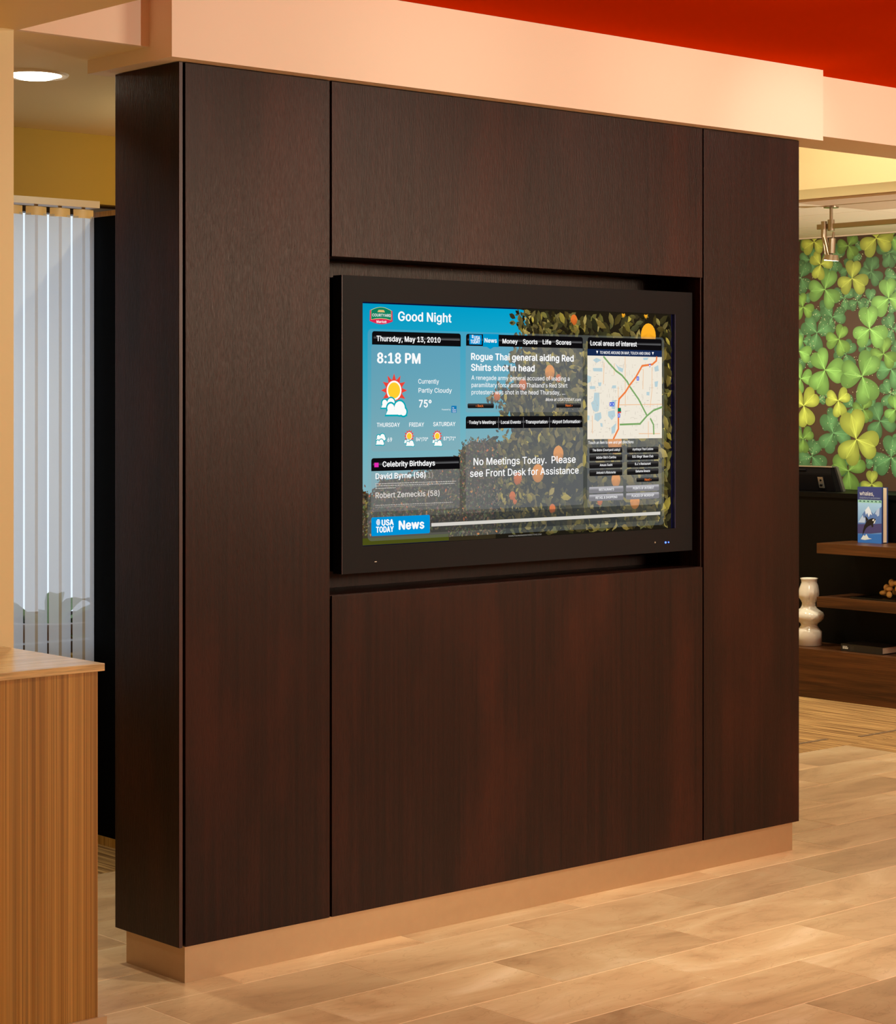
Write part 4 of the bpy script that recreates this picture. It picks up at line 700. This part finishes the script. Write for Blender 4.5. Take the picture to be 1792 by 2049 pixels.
INK = dict(W=rgb(252, 252, 252), G=rgb(222, 216, 210), G2=rgb(168, 164, 158), I=rgb(244, 240, 236), O=rgb(240, 120, 50))
COL = dict(black=rgb(14, 12, 14), navy=rgb(22, 40, 78), magenta=rgb(226, 44, 178), usablue=rgb(0, 146, 214), usablue2=rgb(0, 150, 200),
           weatherblue=rgb(16, 120, 180), lgray=rgb(212, 208, 200), btn=rgb(26, 24, 24), btngrey=rgb(132, 130, 134), grey=rgb(96, 96, 98), map=rgb(240, 232, 216))
ME = {k: emit('screen_'+k, c) for k, c in COL.items()}
ME['glass1'] = emit('screen_glass_pale', rgb(150, 160, 160), 1, .16)
ME['glass2'] = emit('screen_glass_grey', rgb(150, 152, 156), 1, .22)
ME['glassdark'] = emit('screen_glass_dark', rgb(30, 30, 32), 1, .5)
MI = {k: emit('screen_ink_'+k, c) for k, c in INK.items()}
def rrect(u0, v0, u1, v1, r, low=True):
    p = []
    for cx, cy, a0, rr in ((u1-r, v1-r, 0, r), (u0+r, v1-r, 90, r), (u0+r, v0+r, 180, r if low else 0), (u1-r, v0+r, 270, r if low else 0)):
        if rr <= 0:
            p.append((u0 if a0 == 180 else u1, v0)); continue
        for i in range(5):
            a = math.radians(a0 + i*22.5); p.append((cx + rr*math.cos(a), cy + rr*math.sin(a)))
    return p
for i, (n, u0, v0, u1, v1, c, r, lay) in enumerate(BOXES):
    P = [(u0, v0), (u1, v0), (u1, v1), (u0, v1)] if r == 0 else rrect(u0, v0, u1, v1, r*1.6, not n.startswith('header'))
    L_ = 4 + lay*1.0 + i*.01
    o = flat(n, [(P, L_, (1, 1, 1, 1))], ME[c])
    h = v1 - v0
    if n == 'header_bar':                 # glossy streak of the bar
        flat('bar_streak', [([(u0+6, v0+h*.46), (u1-4, v0+h*.46), (u1-4, v0+h*.66), (u0+6, v0+h*.66)], L_+.2,
             [rgb(78, 78, 80), rgb(104, 104, 106), rgb(18, 16, 18), rgb(18, 16, 18)])], M_pic)
    if n == 'screen_button':
        top = (196, 194, 198) if c == 'btngrey' else (70, 68, 68)
        flat('button_sheen', [([(u0+2, v0+h*.5), (u1-2, v0+h*.5), (u1-2, v1-1.5), (u0+2, v1-1.5)], L_+.2,
             [COL[c], COL[c], rgb(*top), rgb(*top)])], M_pic)
# border of the ticker band, pointer under the news tab
flat('tab_pointer', [([(476, 580.5), (515, 580.5), (495.4, 571.7)], 9, (1, 1, 1, 1))], ME['usablue2'])
for (u, v) in TRIS:
    flat('arrow_mark', [([(u-4.5, v+4.5), (u, v-5), (u+4.5, v+4.5)], 9, (1, 1, 1, 1))], MI['W'])
# map
def strip(pts, w):
    out = []
    for a, b in zip(pts, pts[1:]):
        d = Vector((b[0]-a[0], b[1]-a[1])); n = Vector((-d.y, d.x)).normalized()*w/2; e = d.normalized()*w*.3
        out.append([(a[0]+n.x-e.x, a[1]+n.y-e.y), (a[0]-n.x-e.x, a[1]-n.y-e.y), (b[0]-n.x+e.x, b[1]-n.y+e.y), (b[0]+n.x+e.x, b[1]+n.y+e.y)])
    return out
mf = []
MAPB = [b[1:5] for b in BOXES if b[0] == 'map_sheet'][0]
for L_ in LAKES: mf.append((L_, 9.0, rgb(184, 208, 214)))
for i in range(220):
    u = rnd.uniform(MAPB[0]+4, MAPB[2]-18); v = rnd.uniform(MAPB[1]+4, MAPB[3]-18); l = rnd.uniform(4, 16)
    hz = rnd.random() < .5
    for q in strip([(u, v), (u+l, v) if hz else (u, v+l)], .8): mf.append((q, 9.1, rgb(196, 184, 170) if rnd.random() < .7 else rgb(150, 142, 136)))
for key, w, c in (('pale', 2.6, (240, 196, 156)), ('green', 6, (126, 168, 104)), ('orange', 6.5, (240, 128, 66))):
    for L_ in ROADS[key]:
        for q in strip(L_, w): mf.append((q, 9.2 if key == 'pale' else 9.3 if key == 'green' else 9.4, rgb(*c)))
for (u, v), k in ICONS:
    if k == 'b':
        mf.append(([(u-5.5, v-6.5), (u+5.5, v-6.5), (u+5.5, v+6.5), (u-5.5, v+6.5)], 9.5, rgb(20, 70, 210)))
        for q in strip([(u-3, v-4), (u+3, v+4)], 1.6) + strip([(u-3, v+4), (u+3, v-4)], 1.6): mf.append((q, 9.6, rgb(235, 240, 250)))
    elif k == 'g':
        mf.append(([(u-8, v-5), (u+8, v-5), (u+7, v+7), (u-7, v+7)], 9.7, rgb(20, 120, 84)))
        mf.append(([(u-8, v-9), (u+8, v-9), (u+8, v-5), (u-8, v-5)], 9.7, rgb(210, 50, 60)))
    else:
        mf.append(([(u, v-7), (u+5, v), (u+5, v+5), (u-5, v+5), (u-5, v)], 9.6, rgb(110, 90, 170)))
        mf.append(([(u-3, v-3), (u+3, v-3), (u+3, v+2), (u-3, v+2)], 9.7, rgb(240, 236, 240)))
flat('road_map', mf, M_pic, label='street map with orange and green roads')['kind'] = 'stuff'
# weather icons
def disc(u, v, r, lay, c, n=28, a0=0, a1=360):
    return ([(u + r*math.cos(math.radians(a0+(a1-a0)*i/n)), v + r*math.sin(math.radians(a0+(a1-a0)*i/n))) for i in range(n)], lay, c)
def cloud(u, v, s, lay, grow, c):
    g = grow
    out = [disc(u-.34*s, v+.12*s, .2*s+g, lay, c), disc(u+.16*s, v+.12*s, .3*s+g, lay+.01, c), disc(u+.38*s, v-.04*s, .17*s+g, lay+.02, c)]
    out.append(([(u-.62*s-g, v-.16*s-g), (u+.52*s+g, v-.16*s-g), (u+.52*s+g, v+.06*s), (u-.5*s, v+.06*s+g)], lay+.03, c))
    return out
RED, YEL, WHT, TEAL = rgb(236, 66, 54), rgb(255, 206, 50), rgb(252, 252, 250), rgb(0, 168, 180)
def sun_icon(u, v, s, name='weather_icon'):
    fs = []
    for k in range(12):
        a = math.radians(k*30 + 90); b = math.radians(17)
        fs.append(([(u + .66*s*math.cos(a-b), v + .66*s*math.sin(a-b)), (u + 1.15*s*math.cos(a), v + 1.15*s*math.sin(a)), (u + .66*s*math.cos(a+b), v + .66*s*math.sin(a+b))], 9.0, RED))
    fs += [disc(u, v, .74*s, 9.05, RED), disc(u, v, .66*s, 9.1, WHT), disc(u, v, .54*s, 9.2, YEL)]
    fs += cloud(u-.45*s, v-.98*s, 1.1*s, 9.3, .1*s, TEAL) + cloud(u-.45*s, v-.98*s, 1.1*s, 9.4, 0, WHT)
    fs += cloud(u+.24*s, v-1.38*s, 1.55*s, 9.5, .12*s, TEAL) + cloud(u+.24*s, v-1.38*s, 1.55*s, 9.6, 0, WHT)
    flat(name, fs, M_pic, label='red and yellow sun behind white clouds')
sun_icon(114.6, 446, 43)
sun_icon(172.4, 313, 17.5); sun_icon(281.6, 312, 17.5)
fs = []
for q, (a, b, s) in enumerate(((66, 308, 30), (62, 294, 26))):
    fs += cloud(a, b, s, 9.0+q*.4, 2.6, TEAL) + cloud(a, b, s, 9.2+q*.4, 0, WHT)
flat('weather_icon', fs, M_pic, label='two white clouds')
# hotel crest in the corner
a, b, c, d = 22.8, 109.3, 637.2, 686.0
mid = (a+b)/2
arch = lambda v0, dv, n=10, x0=a, x1=b: [(x0 + (x1-x0)*i/n, v0 + dv*math.sin(math.pi*i/n)) for i in range(n+1)]
f = [(arch(c+8, -9)[::1] + [(b-1, d-10), (a+1, d-10)], 9.0, rgb(222, 38, 80)),
     ([(a+5, c+11), (mid-20, c+14), (mid, c+15), (mid+20, c+14), (b-5, c+11)] + list(reversed(arch(d-9, 9, 10, a+5, b-5))), 9.1, rgb(226, 220, 150)),
     ([(a+6, c+12), (mid-20, c+15.5), (mid, c+16.5), (mid+20, c+15.5), (b-6, c+12)] + list(reversed(arch(d-10, 9, 10, a+6, b-6))), 9.2, rgb(14, 128, 92)),
     ([(51.8, 671), (80, 671), (76, 677.5), (56, 677.5)], 9.3, rgb(222, 190, 120))]
flat('hotel_crest', f, M_pic, label='green and red hotel crest')
# striped globe beside the newspaper name
gl = []
for k in range(5):
    v = 58 + k*3.6
    hw = math.sqrt(max(0, 9**2 - (v+1-66)**2))
    gl.append(([(56-hw, v), (56+hw*.7, v), (56+hw*.7, v+2.4), (56-hw, v+2.4)], 9, WHT))
for k in range(4):
    v = 603.5 + k*2.6
    gl.append(([(420, v), (426, v), (426, v+1.7), (420, v+1.7)], 9, WHT))
flat('striped_globe', gl, M_pic)['kind'] = 'stuff'
# unreadably small print as broken hairlines
dash = []
def hair(u0, v, u1, h, c=(196, 192, 186)):
    u = u0
    while u < u1:
        l = rnd.uniform(3, 9)
        dash.append(([(u, v), (min(u1, u+l), v), (min(u1, u+l), v+h*rnd.uniform(.6, 1)), (u, v+h)], 9, rgb(*c))); u += l + rnd.uniform(1, 2.2)
hair(44, 176, 356, 2.6); hair(44, 170, 350, 2.6); hair(44, 163, 120, 2.4); hair(120, 166, 250, 2.2, (150, 146, 140))
hair(44, 114, 344, 2.6, (176, 170, 164)); hair(44, 109, 280, 2.2, (150, 146, 140))
flat('fine_print', dash, M_pic)['kind'] = 'stuff'

# --- lettering
from mathutils.geometry import tessellate_polygon
def _area(p): return .5*sum(a[0]*b[1] - b[0]*a[1] for a, b in zip(p, p[1:] + p[:1]))
def _inside(q, p):
    r = False
    for a, b in zip(p, p[1:] + p[:1]):
        if (a[1] > q[1]) != (b[1] > q[1]) and q[0] < (b[0]-a[0])*(q[1]-a[1])/(b[1]-a[1]) + a[0]: r = not r
    return r
TRI = {}
def glyph(ch):
    """triangles of one letter: each outer loop filled on its own, holes cut where they belong"""
    if ch not in TRI:
        loops = [[tuple(int(q) for q in t.split(',')) for t in l.split()] for l in GLYPHS[ch][1]]
        sg = _area(max(loops, key=lambda l: abs(_area(l)))) > 0
        outs = [l for l in loops if (_area(l) > 0) == sg]; holes = [l for l in loops if (_area(l) > 0) != sg]
        V = []; F = []
        for o in outs:
            grp = [o] + [k for k in holes if _inside(k[0], o)]
            n = len(V); flat_pts = [p for l in grp for p in l]
            V += flat_pts
            F += [tuple(i + n for i in t) for t in tessellate_polygon([[Vector((p[0], p[1], 0)) for p in l] for l in grp])]
        TRI[ch] = (V, F)
    return TRI[ch]
def text_mesh(s, bold, shear=0):
    x = 0; V = []; F = []
    for ch in s:
        if ch == ' ': x += SPACE; continue
        v, f = glyph(ch); n = len(V)
        V += [((x + a + shear*b)/1000, b/1000, 0) for a, b in v]; F += [tuple(i + n for i in t) for t in f]
        x += GLYPHS[ch][0] + bold*18
    me = bpy.data.meshes.new('lettering'); me.from_pydata(V, [], F)
    if bold > .15:                     # heavier strokes: overlay slightly shifted copies
        vs = [v.co.copy() for v in me.vertices]; fs = [tuple(p.vertices) for p in me.polygons]
        d = bold*.024; V = []; F = []
        for k, (a, b) in enumerate(((-d, 0), (d, 0), (0, d*.6), (0, -d*.6), (-d/2, d*.3), (d/2, -d*.3))):
            n = len(V)
            V += [v + Vector((a, b, k*1e-7)) for v in vs]; F += [tuple(i + n for i in f) for f in fs]
        me = bpy.data.meshes.new('lettering'); me.from_pydata(V, [], F)
    return me
CAPH = .509
def lettering(s, origin, width, caph, bold, m, parent, ux=Vector((1, 0, 0)), name='lettering', shear=0):
    me = text_mesh(s, bold, shear)
    x0 = min(v.co.x for v in me.vertices); x1 = max(v.co.x for v in me.vertices)
    kx = width/(x1-x0); ky = caph/CAPH
    for v in me.vertices:
        p = ux*((v.co.x-x0)*kx) + Vector((0, 0, v.co.y*ky))
        v.co = p
    return mesh_obj(name, me, origin, parent, m)
for s, u, v, w_, h, bold, c in TEXTS:
    o = lettering(s, W(u, v, 11), w_/1000, h/1000, bold, MI[c], scr, shear=.3 if c == 'I' else 0)
# ================================================================== SHELVING UNIT
su = empty('shelving_unit', (5.75, 2.2, 0), 'low dark shelving unit with walnut shelves in front of the clover mural', 'shelving unit')
BX = 5.58; BK = 5.88; YN, YF = .9, 3.3
base = box('base', BX, BK+.3, YN, YF, 0, .254, M_walnut, su, .001)
box('back_panel', BK, BK+.03, YN, YF, .254, 1.03, M_dark, su)
box('top_board', BK-.01, BK+.42, YN, YF, 1.03, 1.056, M_dark, su, .001)
box('shelf', BX, BK, YN, 2.313, .755, .808, M_walnut, su, .001)
box('shelf', BX, BK, YN, 2.313, .477, .529, M_walnut, su, .001)
box('desk_back', BK+.39, BK+.42, YN, YF, 0, 1.03, M_dark, su)

# monitor seen from behind
mo = empty('monitor', (6.03, 2.75, 1.056), 'back of a tilted black monitor standing on the dark shelving unit', 'monitor')
def prism(name, prof, y0, y1, m, parent, bev=0):
    c = Vector((prof[0][0], y0, prof[0][1])); bm = bmesh.new()
    A = [bm.verts.new((x-c.x, 0, z-c.z)) for x, z in prof]; B = [bm.verts.new((x-c.x, y1-y0, z-c.z)) for x, z in prof]
    n = len(prof)
    bm.faces.new(A); bm.faces.new(B[::-1])
    for i in range(n): bm.faces.new((A[i], A[(i+1) % n], B[(i+1) % n], B[i]))
    if bev: bmesh.ops.bevel(bm, geom=list(bm.edges), offset=bev, segments=2, affect='EDGES')
    return from_bm(name, bm, c, parent, m)
prism('back_shell', [(5.99, 1.0565), (6.055, 1.0565), (5.99, 1.188), (5.955, 1.188), (5.955, 1.15)], 2.51, 3.05, M_tvblack, mo, .003)
M_silver = plain('silver_trim', (.6, .56, .52, 1), rough=.25, metal=.9)
prism('silver_rim', [(5.95, 1.188), (6.0, 1.188), (5.998, 1.194), (5.952, 1.194)], 2.505, 3.055, M_silver, mo)
prism('silver_rim', [(6.04, 1.0565), (6.062, 1.0565), (5.998, 1.19), (5.978, 1.19)], 2.497, 2.51, M_silver, mo)
br = prism('bracket_plate', [(5.972, 1.075), (5.976, 1.075), (5.958, 1.135), (5.954, 1.135)], 2.57, 2.605, M_silver, mo)
for z in (1.09, 1.118):
    tube('screw', (5.968, 2.587, z), (5.958, 2.587, z), .006, M_black, br, n=10)
prism('vent_ridge', [(5.968, 1.15), (5.972, 1.16), (5.95, 1.178), (5.946, 1.17)], 2.68, 3.04, M_tvblack, mo, .002)

# standing book
M_cover = plain('blue_book_cover', rgb(52, 62, 120), rough=.35, noise=.05)
M_spine = plain('dark_blue_spine', rgb(36, 56, 108), rough=.35)
M_pages = plain('cream_pages', rgb(226, 206, 180), rough=.8, noise=.06, scale=400)
bk = empty('hardback_book', (5.80, 2.12, .808), 'blue book with a leaping whale on its cover standing on the top shelf', 'book')
CV = 5.776
YB0, YB1, ZB0, ZB1 = 2.047, 2.198, .8085, 1.098
box('page_block', CV+.004, CV+.050, YB0+.006, YB1-.002, ZB0+.004, ZB1-.004, M_pages, bk)
cov = box('front_cover', CV, CV+.0035, YB0, YB1, ZB0, ZB1, M_cover, bk, .0005)
box('back_cover', CV+.0505, CV+.054, YB0, YB1, ZB0, ZB1, M_spine, bk, .0005)
box('spine', CV, CV+.054, YB1, YB1+.003, ZB0, ZB1, M_spine, bk, .0005)
box('inner_board', CV+.004, CV+.014, YB0+.0005, YB0+.006, ZB0, ZB1, M_spine, bk)
def print_on(name, faces, org, ux, uz, nrm, m, parent):
    """flat print on a surface: faces of (points (a,b) in metres, layer, colour)"""
    vs = []; fs = []; cs = []
    for pts, lay, c in faces:
        b = len(vs)
        vs += [ux*p[0] + uz*p[1] + nrm*(.0004 + lay*.0002) for p in pts]
        fs.append(tuple(range(b, b+len(pts)))); cs += c if isinstance(c, list) else [c]*len(pts)
    me = bpy.data.meshes.new(name); me.from_pydata(vs, [], fs)
    at = me.color_attributes.new('ink', 'FLOAT_COLOR', 'POINT')
    for i, c in enumerate(cs): at.data[i].color = c
    return mesh_obj(name, me, org, parent, m)
M_print = vcol_mat('printed_ink', rough=.45)
bw, bh = YB1-YB0, ZB1-ZB0
ux, uz, nn = Vector((0, -1, 0)), Vector((0, 0, 1)), Vector((-1, 0, 0))
P = lambda L_: [(x*bw, y*bh) for x, y in L_]
fs = [(P([(0, 0), (1, 0), (1, .76), (0, .76)]), 0, [rgb(60, 120, 200), rgb(60, 120, 200), rgb(160, 200, 240), rgb(160, 200, 240)]),
      (P([(0, .72), (1, .72), (1, .77), (0, .77)]), 1, rgb(150, 200, 190)),
      (P([(0, .34), (.18, .50), (.30, .58), (.45, .66), (.55, .58), (.66, .52), (.80, .60), (1, .66), (1, .30), (0, .30)]), 1, rgb(84, 118, 186)),
      (P([(.30, .58), (.45, .66), (.55, .58), (.60, .50), (.52, .52), (.46, .46), (.40, .54), (.34, .50)]), 2, rgb(214, 226, 250)),
      (P([(.02, .36), (.2, .50), (.26, .44), (.34, .48), (.30, .36)]), 2, rgb(180, 200, 236)),
      (P([(.72, .52), (.80, .60), (.92, .64), (.9, .5), (.82, .48), (.78, .52)]), 2, rgb(170, 190, 230)),
      (P([(0, .16), (.55, .17), (1, .20), (1, .36), (.6, .34), (0, .33)]), 1.5, rgb(70, 66, 120)),
      (P([(0, 0), (1, 0), (1, .17), (0, .15)]), 2, rgb(50, 112, 200)),
      (P([(.12, .06), (.24, .14), (.30, .12), (.36, .16), (.46, .09), (.60, .08), (.3, .05)]), 3, rgb(214, 224, 232)),
      # leaping orca: body, dorsal fin, flipper, pale patches
      (P([(.20, .12), (.22, .22), (.27, .30), (.36, .38), (.50, .43), (.64, .45), (.74, .44), (.76, .41), (.70, .37), (.58, .33), (.44, .30), (.34, .26), (.26, .19)]), 4, rgb(16, 16, 22)),
      (P([(.36, .38), (.30, .48), (.36, .47), (.45, .42)]), 4.2, rgb(16, 16, 22)),
      (P([(.56, .34), (.60, .28), (.66, .30), (.64, .36)]), 4.2, rgb(20, 20, 26)),
      (P([(.62, .42), (.70, .44), (.68, .40), (.62, .40)]), 5, rgb(230, 232, 236)),
      (P([(.70, .40), (.76, .42), (.72, .36), (.66, .35)]), 5, rgb(214, 220, 226))]
for k in range(6):
    x = .04 + k*.165
    fs.append((P([(x, .735), (x+.05, .76), (x+.12, .745), (x+.09, .732), (x+.05, .738)]), 2, rgb(30, 84, 84)))
cvr = print_on('cover_print', fs, (CV-.0001, YB1, ZB0), ux, uz, nn, M_print, cov)
M_ink_w = plain('white_print', rgb(232, 234, 240), rough=.5)
M_ink_p = plain('pale_blue_print', rgb(150, 166, 200), rough=.5)
lettering('whales,', Vector((CV-.0018, YB1-.012, ZB0+.85*bh)), bw*.60, .021, .1, M_ink_w, cov, ux)
lettering('dolphins & porpoises', Vector((CV-.0018, YB1-.012, ZB0+.792*bh)), bw*.86, .0105, 0, M_ink_p, cov, ux)

# vase
va = lathe('vase', [(.060, 0), (.067, .002), (.067, .074), (.060, .082), (.050, .094), (.043, .106), (.046, .116), (.062, .128), (.074, .142), (.078, .160), (.073, .174), (.058, .184), (.042, .196), (.036, .210), (.035, .224), (.042, .238), (.052, .252), (.057, .270), (.055, .290), (.046, .316), (.041, .332), (.043, .346), (.047, .354), (.043, .355), (.036, .345), (.034, .30)],
           (5.715, 2.47, .2545), M_white, None, 96, lambda a, z: 1 + .20*max(0, min(1, (z-.10)*14))*max(0, min(1, (.34-z)*14))*((((a + 2.2 - z*24)/(2*math.pi)) % 1) - .5))
tag(va, 'glossy white curvy vase standing on the walnut base', 'vase')

# lying dark book
fb = empty('hardback_book', (5.71, 2.07, .2545), 'dark book lying flat on the walnut base below the shelves', 'book')
fb.rotation_euler = (0, 0, 0)
def rbox(name, x0, x1, y0, y1, z0, z1, m, parent, rot):
    o = box(name, x0, x1, y0, y1, z0, z1, m, parent, .0006)
    return o
M_bk2 = plain('charcoal_cover', rgb(34, 30, 28), rough=.4)
rbox('page_block', 5.648, 5.806, 1.945, 2.197, .2585, .2885, M_pages, fb, 0)
rbox('back_cover', 5.64, 5.81, 1.94, 2.20, .2545, .2580, M_bk2, fb, 0)
fc = rbox('front_cover', 5.64, 5.81, 1.94, 2.20, .2890, .2925, M_bk2, fb, 0)
sp = rbox('spine', 5.636, 5.640, 1.94, 2.20, .2545, .2925, M_bk2, fb, 0)
spf = []
for k, (z, l) in enumerate(((.022, .030), (.016, .036), (.012, .034))):
    for q in range(5):
        spf.append(([(.012 + q*l/5, z), (.012 + q*l/5 + l*.15, z), (.012 + q*l/5 + l*.15, z+.0045), (.012 + q*l/5, z+.0045)], 1, rgb(226, 220, 210)))
for q in range(14):
    spf.append(([(.060 + (q % 4)*.006, .006+q*.0018), (.064 + (q % 4)*.006, .006+q*.0018), (.064 + (q % 4)*.006, .0072+q*.0018), (.060 + (q % 4)*.006, .0072+q*.0018)], 1, rgb(110, 100, 90)))
print_on('spine_print', spf, (5.6358, 2.20, .2545), ux, uz, nn, M_print, sp)

# tray and bead ornament at the edge of the picture
M_tray = plain('black_tray', (.006, .005, .004, 1), rough=.3)
tr = empty('tray', (5.74, 1.90, .5295), 'thin dark tray on the middle shelf under the bead ornament', 'tray')
box('tray_base', 5.63, 5.86, 1.66, 2.135, .5295, .535, M_tray, tr, .001)
for a in ((5.63, 5.638, 1.66, 2.135), (5.852, 5.86, 1.66, 2.135), (5.638, 5.852, 1.66, 1.668), (5.638, 5.852, 2.127, 2.135)):
    box('tray_rim', a[0], a[1], a[2], a[3], .535, .538, M_tray, tr)
M_bead = plain('golden_wood_bead', rgb(232, 176, 96), rough=.2, noise=.25, scale=60)
bo = empty('bead_ornament', (5.755, 1.925, .5355), 'string of golden wooden beads piled on the dark tray', 'ornament')
bmi = bmesh.new(); bmesh.ops.create_icosphere(bmi, subdivisions=2, radius=.019)
me_b = bpy.data.meshes.new('bead'); bmi.to_mesh(me_b); bmi.free(); me_b.materials.append(M_bead)
for p in me_b.polygons: p.use_smooth = True
for k in range(26):
    a = k*.76; lv = k//9
    r = (.085, .066, .04)[lv]
    o = bpy.data.objects.new('bead', me_b); col.objects.link(o)
    o.scale = (1, 1, .7) if k % 3 == 0 else (.8, .8, .95)
    place(o, (5.755 + r*.8*math.cos(a), 1.925 + r*math.sin(a), .5585 + lv*.027 + (.004 if k % 2 else 0)), bo)

# ================================================================== TRACK LIGHT
M_nickel = plain('satin_nickel', (.42, .35, .26, 1), rough=.32, metal=1)
tk = empty('track_light', (4.87, 1.665, 2.468), 'brushed nickel track light rail with a small spotlight head', 'ceiling light')
tube('canopy', (4.87, 1.665, 2.468), (4.87, 1.665, 2.461), .036, M_nickel, tk, n=24)
tube('stem', (4.87, 1.665, 2.461), (4.87, 1.665, 2.352), .008, M_nickel, tk)
tube('stem_collar', (4.87, 1.665, 2.405), (4.87, 1.665, 2.352), .017, M_nickel, tk)
box('rail', 4.862, 4.878, .60, 1.745, 2.362, 2.386, M_nickel, tk, .002)
tube('rail_clamp', (4.858, 1.698, 2.398), (4.858, 1.698, 2.322), .014, M_nickel, tk)
hd = empty_part = bpy.data.objects.new('spotlight_head', None)
bm = bmesh.new()
add_tube(bm, (0, 0, 0), (0, -.03, -.105), .012, .008); add_tube(bm, (.004, .012, 0), (.004, -.005, -.1), .006, .006)
head = from_bm('spotlight_arm', bm, (4.858, 1.695, 2.325), tk, M_nickel)
bpy.data.objects.remove(hd)
tube('lamp_socket', (4.858, 1.648, 2.315), (4.858, 1.652, 2.245), .017, M_nickel, tk)
tube('lamp_hook', (4.858, 1.640, 2.345), (4.858, 1.648, 2.30), .006, M_nickel, tk)
cup = tube('lamp_cup', (4.858, 1.651, 2.238), (4.858, 1.655, 2.212), .030, M_nickel, tk, r1=.039, n=32)
tube('lamp_lens', (4.858, 1.655, 2.2125), (4.858, 1.6553, 2.209), .034, emit('halogen_glow', (1, .9, .7, 1), 5), cup, n=24)
lamp('track_spot_lamp', 'SPOT', (4.858, 1.658, 2.195), (6.3, 2.3, 1.6), 25, size=.03, cone=100, blend=.8)

# ================================================================== CLOVER MURAL
mu = empty('clover_mural', (6.346, 2.3, 1.0), 'large printed mural of green clover leaves on the far right wall', 'mural')
box('mural_backing', 6.344, 6.3495, .3, 4.55, .05, 2.462, plain('mural_dark_ground', rgb(74, 52, 38), rough=.55, noise=.25, scale=5), mu)
PAL = dict(y=(176, 190, 84), g=(122, 172, 90), g2=(112, 152, 72), d=(84, 132, 86))
mfaces = []
mr = random.Random(11)
def smooth_prof(P):
    out = []
    for i in range(len(P)-1):
        p0 = P[max(0, i-1)]; p1 = P[i]; p2 = P[i+1]; p3 = P[min(len(P)-1, i+2)]
        for t in (0, .34, .67):
            out.append(tuple(.5*(2*p1[q] + (p2[q]-p0[q])*t + (2*p0[q]-5*p1[q]+4*p2[q]-p3[q])*t*t + (3*p1[q]-p0[q]-3*p2[q]+p3[q])*t**3) for q in (0, 1)))
    return out + [P[-1]]
def clover(y, z, R, ang, c, lay, n=3):
    """flat print; a = -y so that +a runs to the right as seen"""
    base = PAL[c]; j = mr.uniform(.9, 1.08)
    base = tuple(min(255, b*j) for b in base)
    edge = rgb(*[b*.8 for b in base]); mid = rgb(*base); lite = rgb(*[min(255, b*1.14+6) for b in base]); vein = rgb(*[min(255, b*1.2+26) for b in base])
    for k in range(n):
        a = math.radians(ang + k*360/n + mr.uniform(-8, 8)); s = R*mr.uniform(.9, 1.05)
        ca, sa = math.cos(a), math.sin(a)
        prof = [(0, 0), (.08, .09), (.24, .30), (.46, .48), (.70, .56), (.90, .50), (1.02, .32), (1.02, .13), (.93, 0)]
        prof = smooth_prof(prof)
        for sg in (1, -1):
            o = [(-y + s*(x*ca - sg*w_*sa), z + s*(x*sa + sg*w_*ca)) for x, w_ in prof]
            c0 = (-y + s*(.55*ca - sg*.18*sa), z + s*(.55*sa + sg*.18*ca))
            for p, q in zip(o, o[1:]):
                mfaces.append(([c0, p, q], lay + k*.08, [mid if sg > 0 else lite, edge, edge]))
            mfaces.append(([c0, o[-1], o[0]], lay + k*.08, [mid if sg > 0 else lite, mid, lite]))
        vw = .008*s/.1*.1
        v_ = [(0, -.012), (.86, -.004), (.86, .004), (0, .012)]
        mfaces.append(([(-y + s*(x*ca - w_*sa), z + s*(x*sa + w_*ca)) for x, w_ in v_], lay + .3, vein))
    if c in 'dg' and mr.random() < (.85 if c == 'd' else .3):
        for q in range(mr.randint(14, 40)):
            rr = R*mr.random()**.7*.9; t = mr.uniform(0, 6.28); d = mr.uniform(.0012, .0034)
            u, v = -y + rr*math.cos(t), z + rr*math.sin(t)
            mfaces.append(([(u-d, v), (u, v-d), (u+d, v), (u, v+d)], lay + .35, rgb(206, 214, 170)))
lay = 0
for iy in range(28):
    for iz in range(16):
        y = .40 + iy*.152 + mr.uniform(-.06, .06); z = .14 + iz*.15 + mr.uniform(-.06, .06)
        near = 2.2 < y < 3.2 and z > .95
        if near and mr.random() < .3: continue
        clover(y, z, mr.uniform(.085, .13) if not near else mr.uniform(.05, .085), mr.uniform(0, 360), 'd' if near else mr.choice(['d', 'd', 'g', 'g', 'y', 'g2']), lay); lay += .028
lay = 14
for (y, z, R, a, c) in sorted(CLOVERS, key=lambda t: {'d': 0, 'g2': 1, 'g': 2, 'y': 3}[t[4]] + t[2]*3):
    clover(y, z, R*.98, a, c, lay); lay += .45
mfaces = [([(min(-.31, max(-4.54, p[0])), min(2.4605, max(.06, p[1]))) for p in f[0]], f[1], f[2]) for f in mfaces]
me = print_on('clover_print', [([(p[0], p[1]) for p in f[0]], f[1]*.25, f[2]) for f in mfaces], (6.344, 0, 0), Vector((0, -1, 0)), Vector((0, 0, 1)), Vector((-1, 0, 0)), M_print, mu)
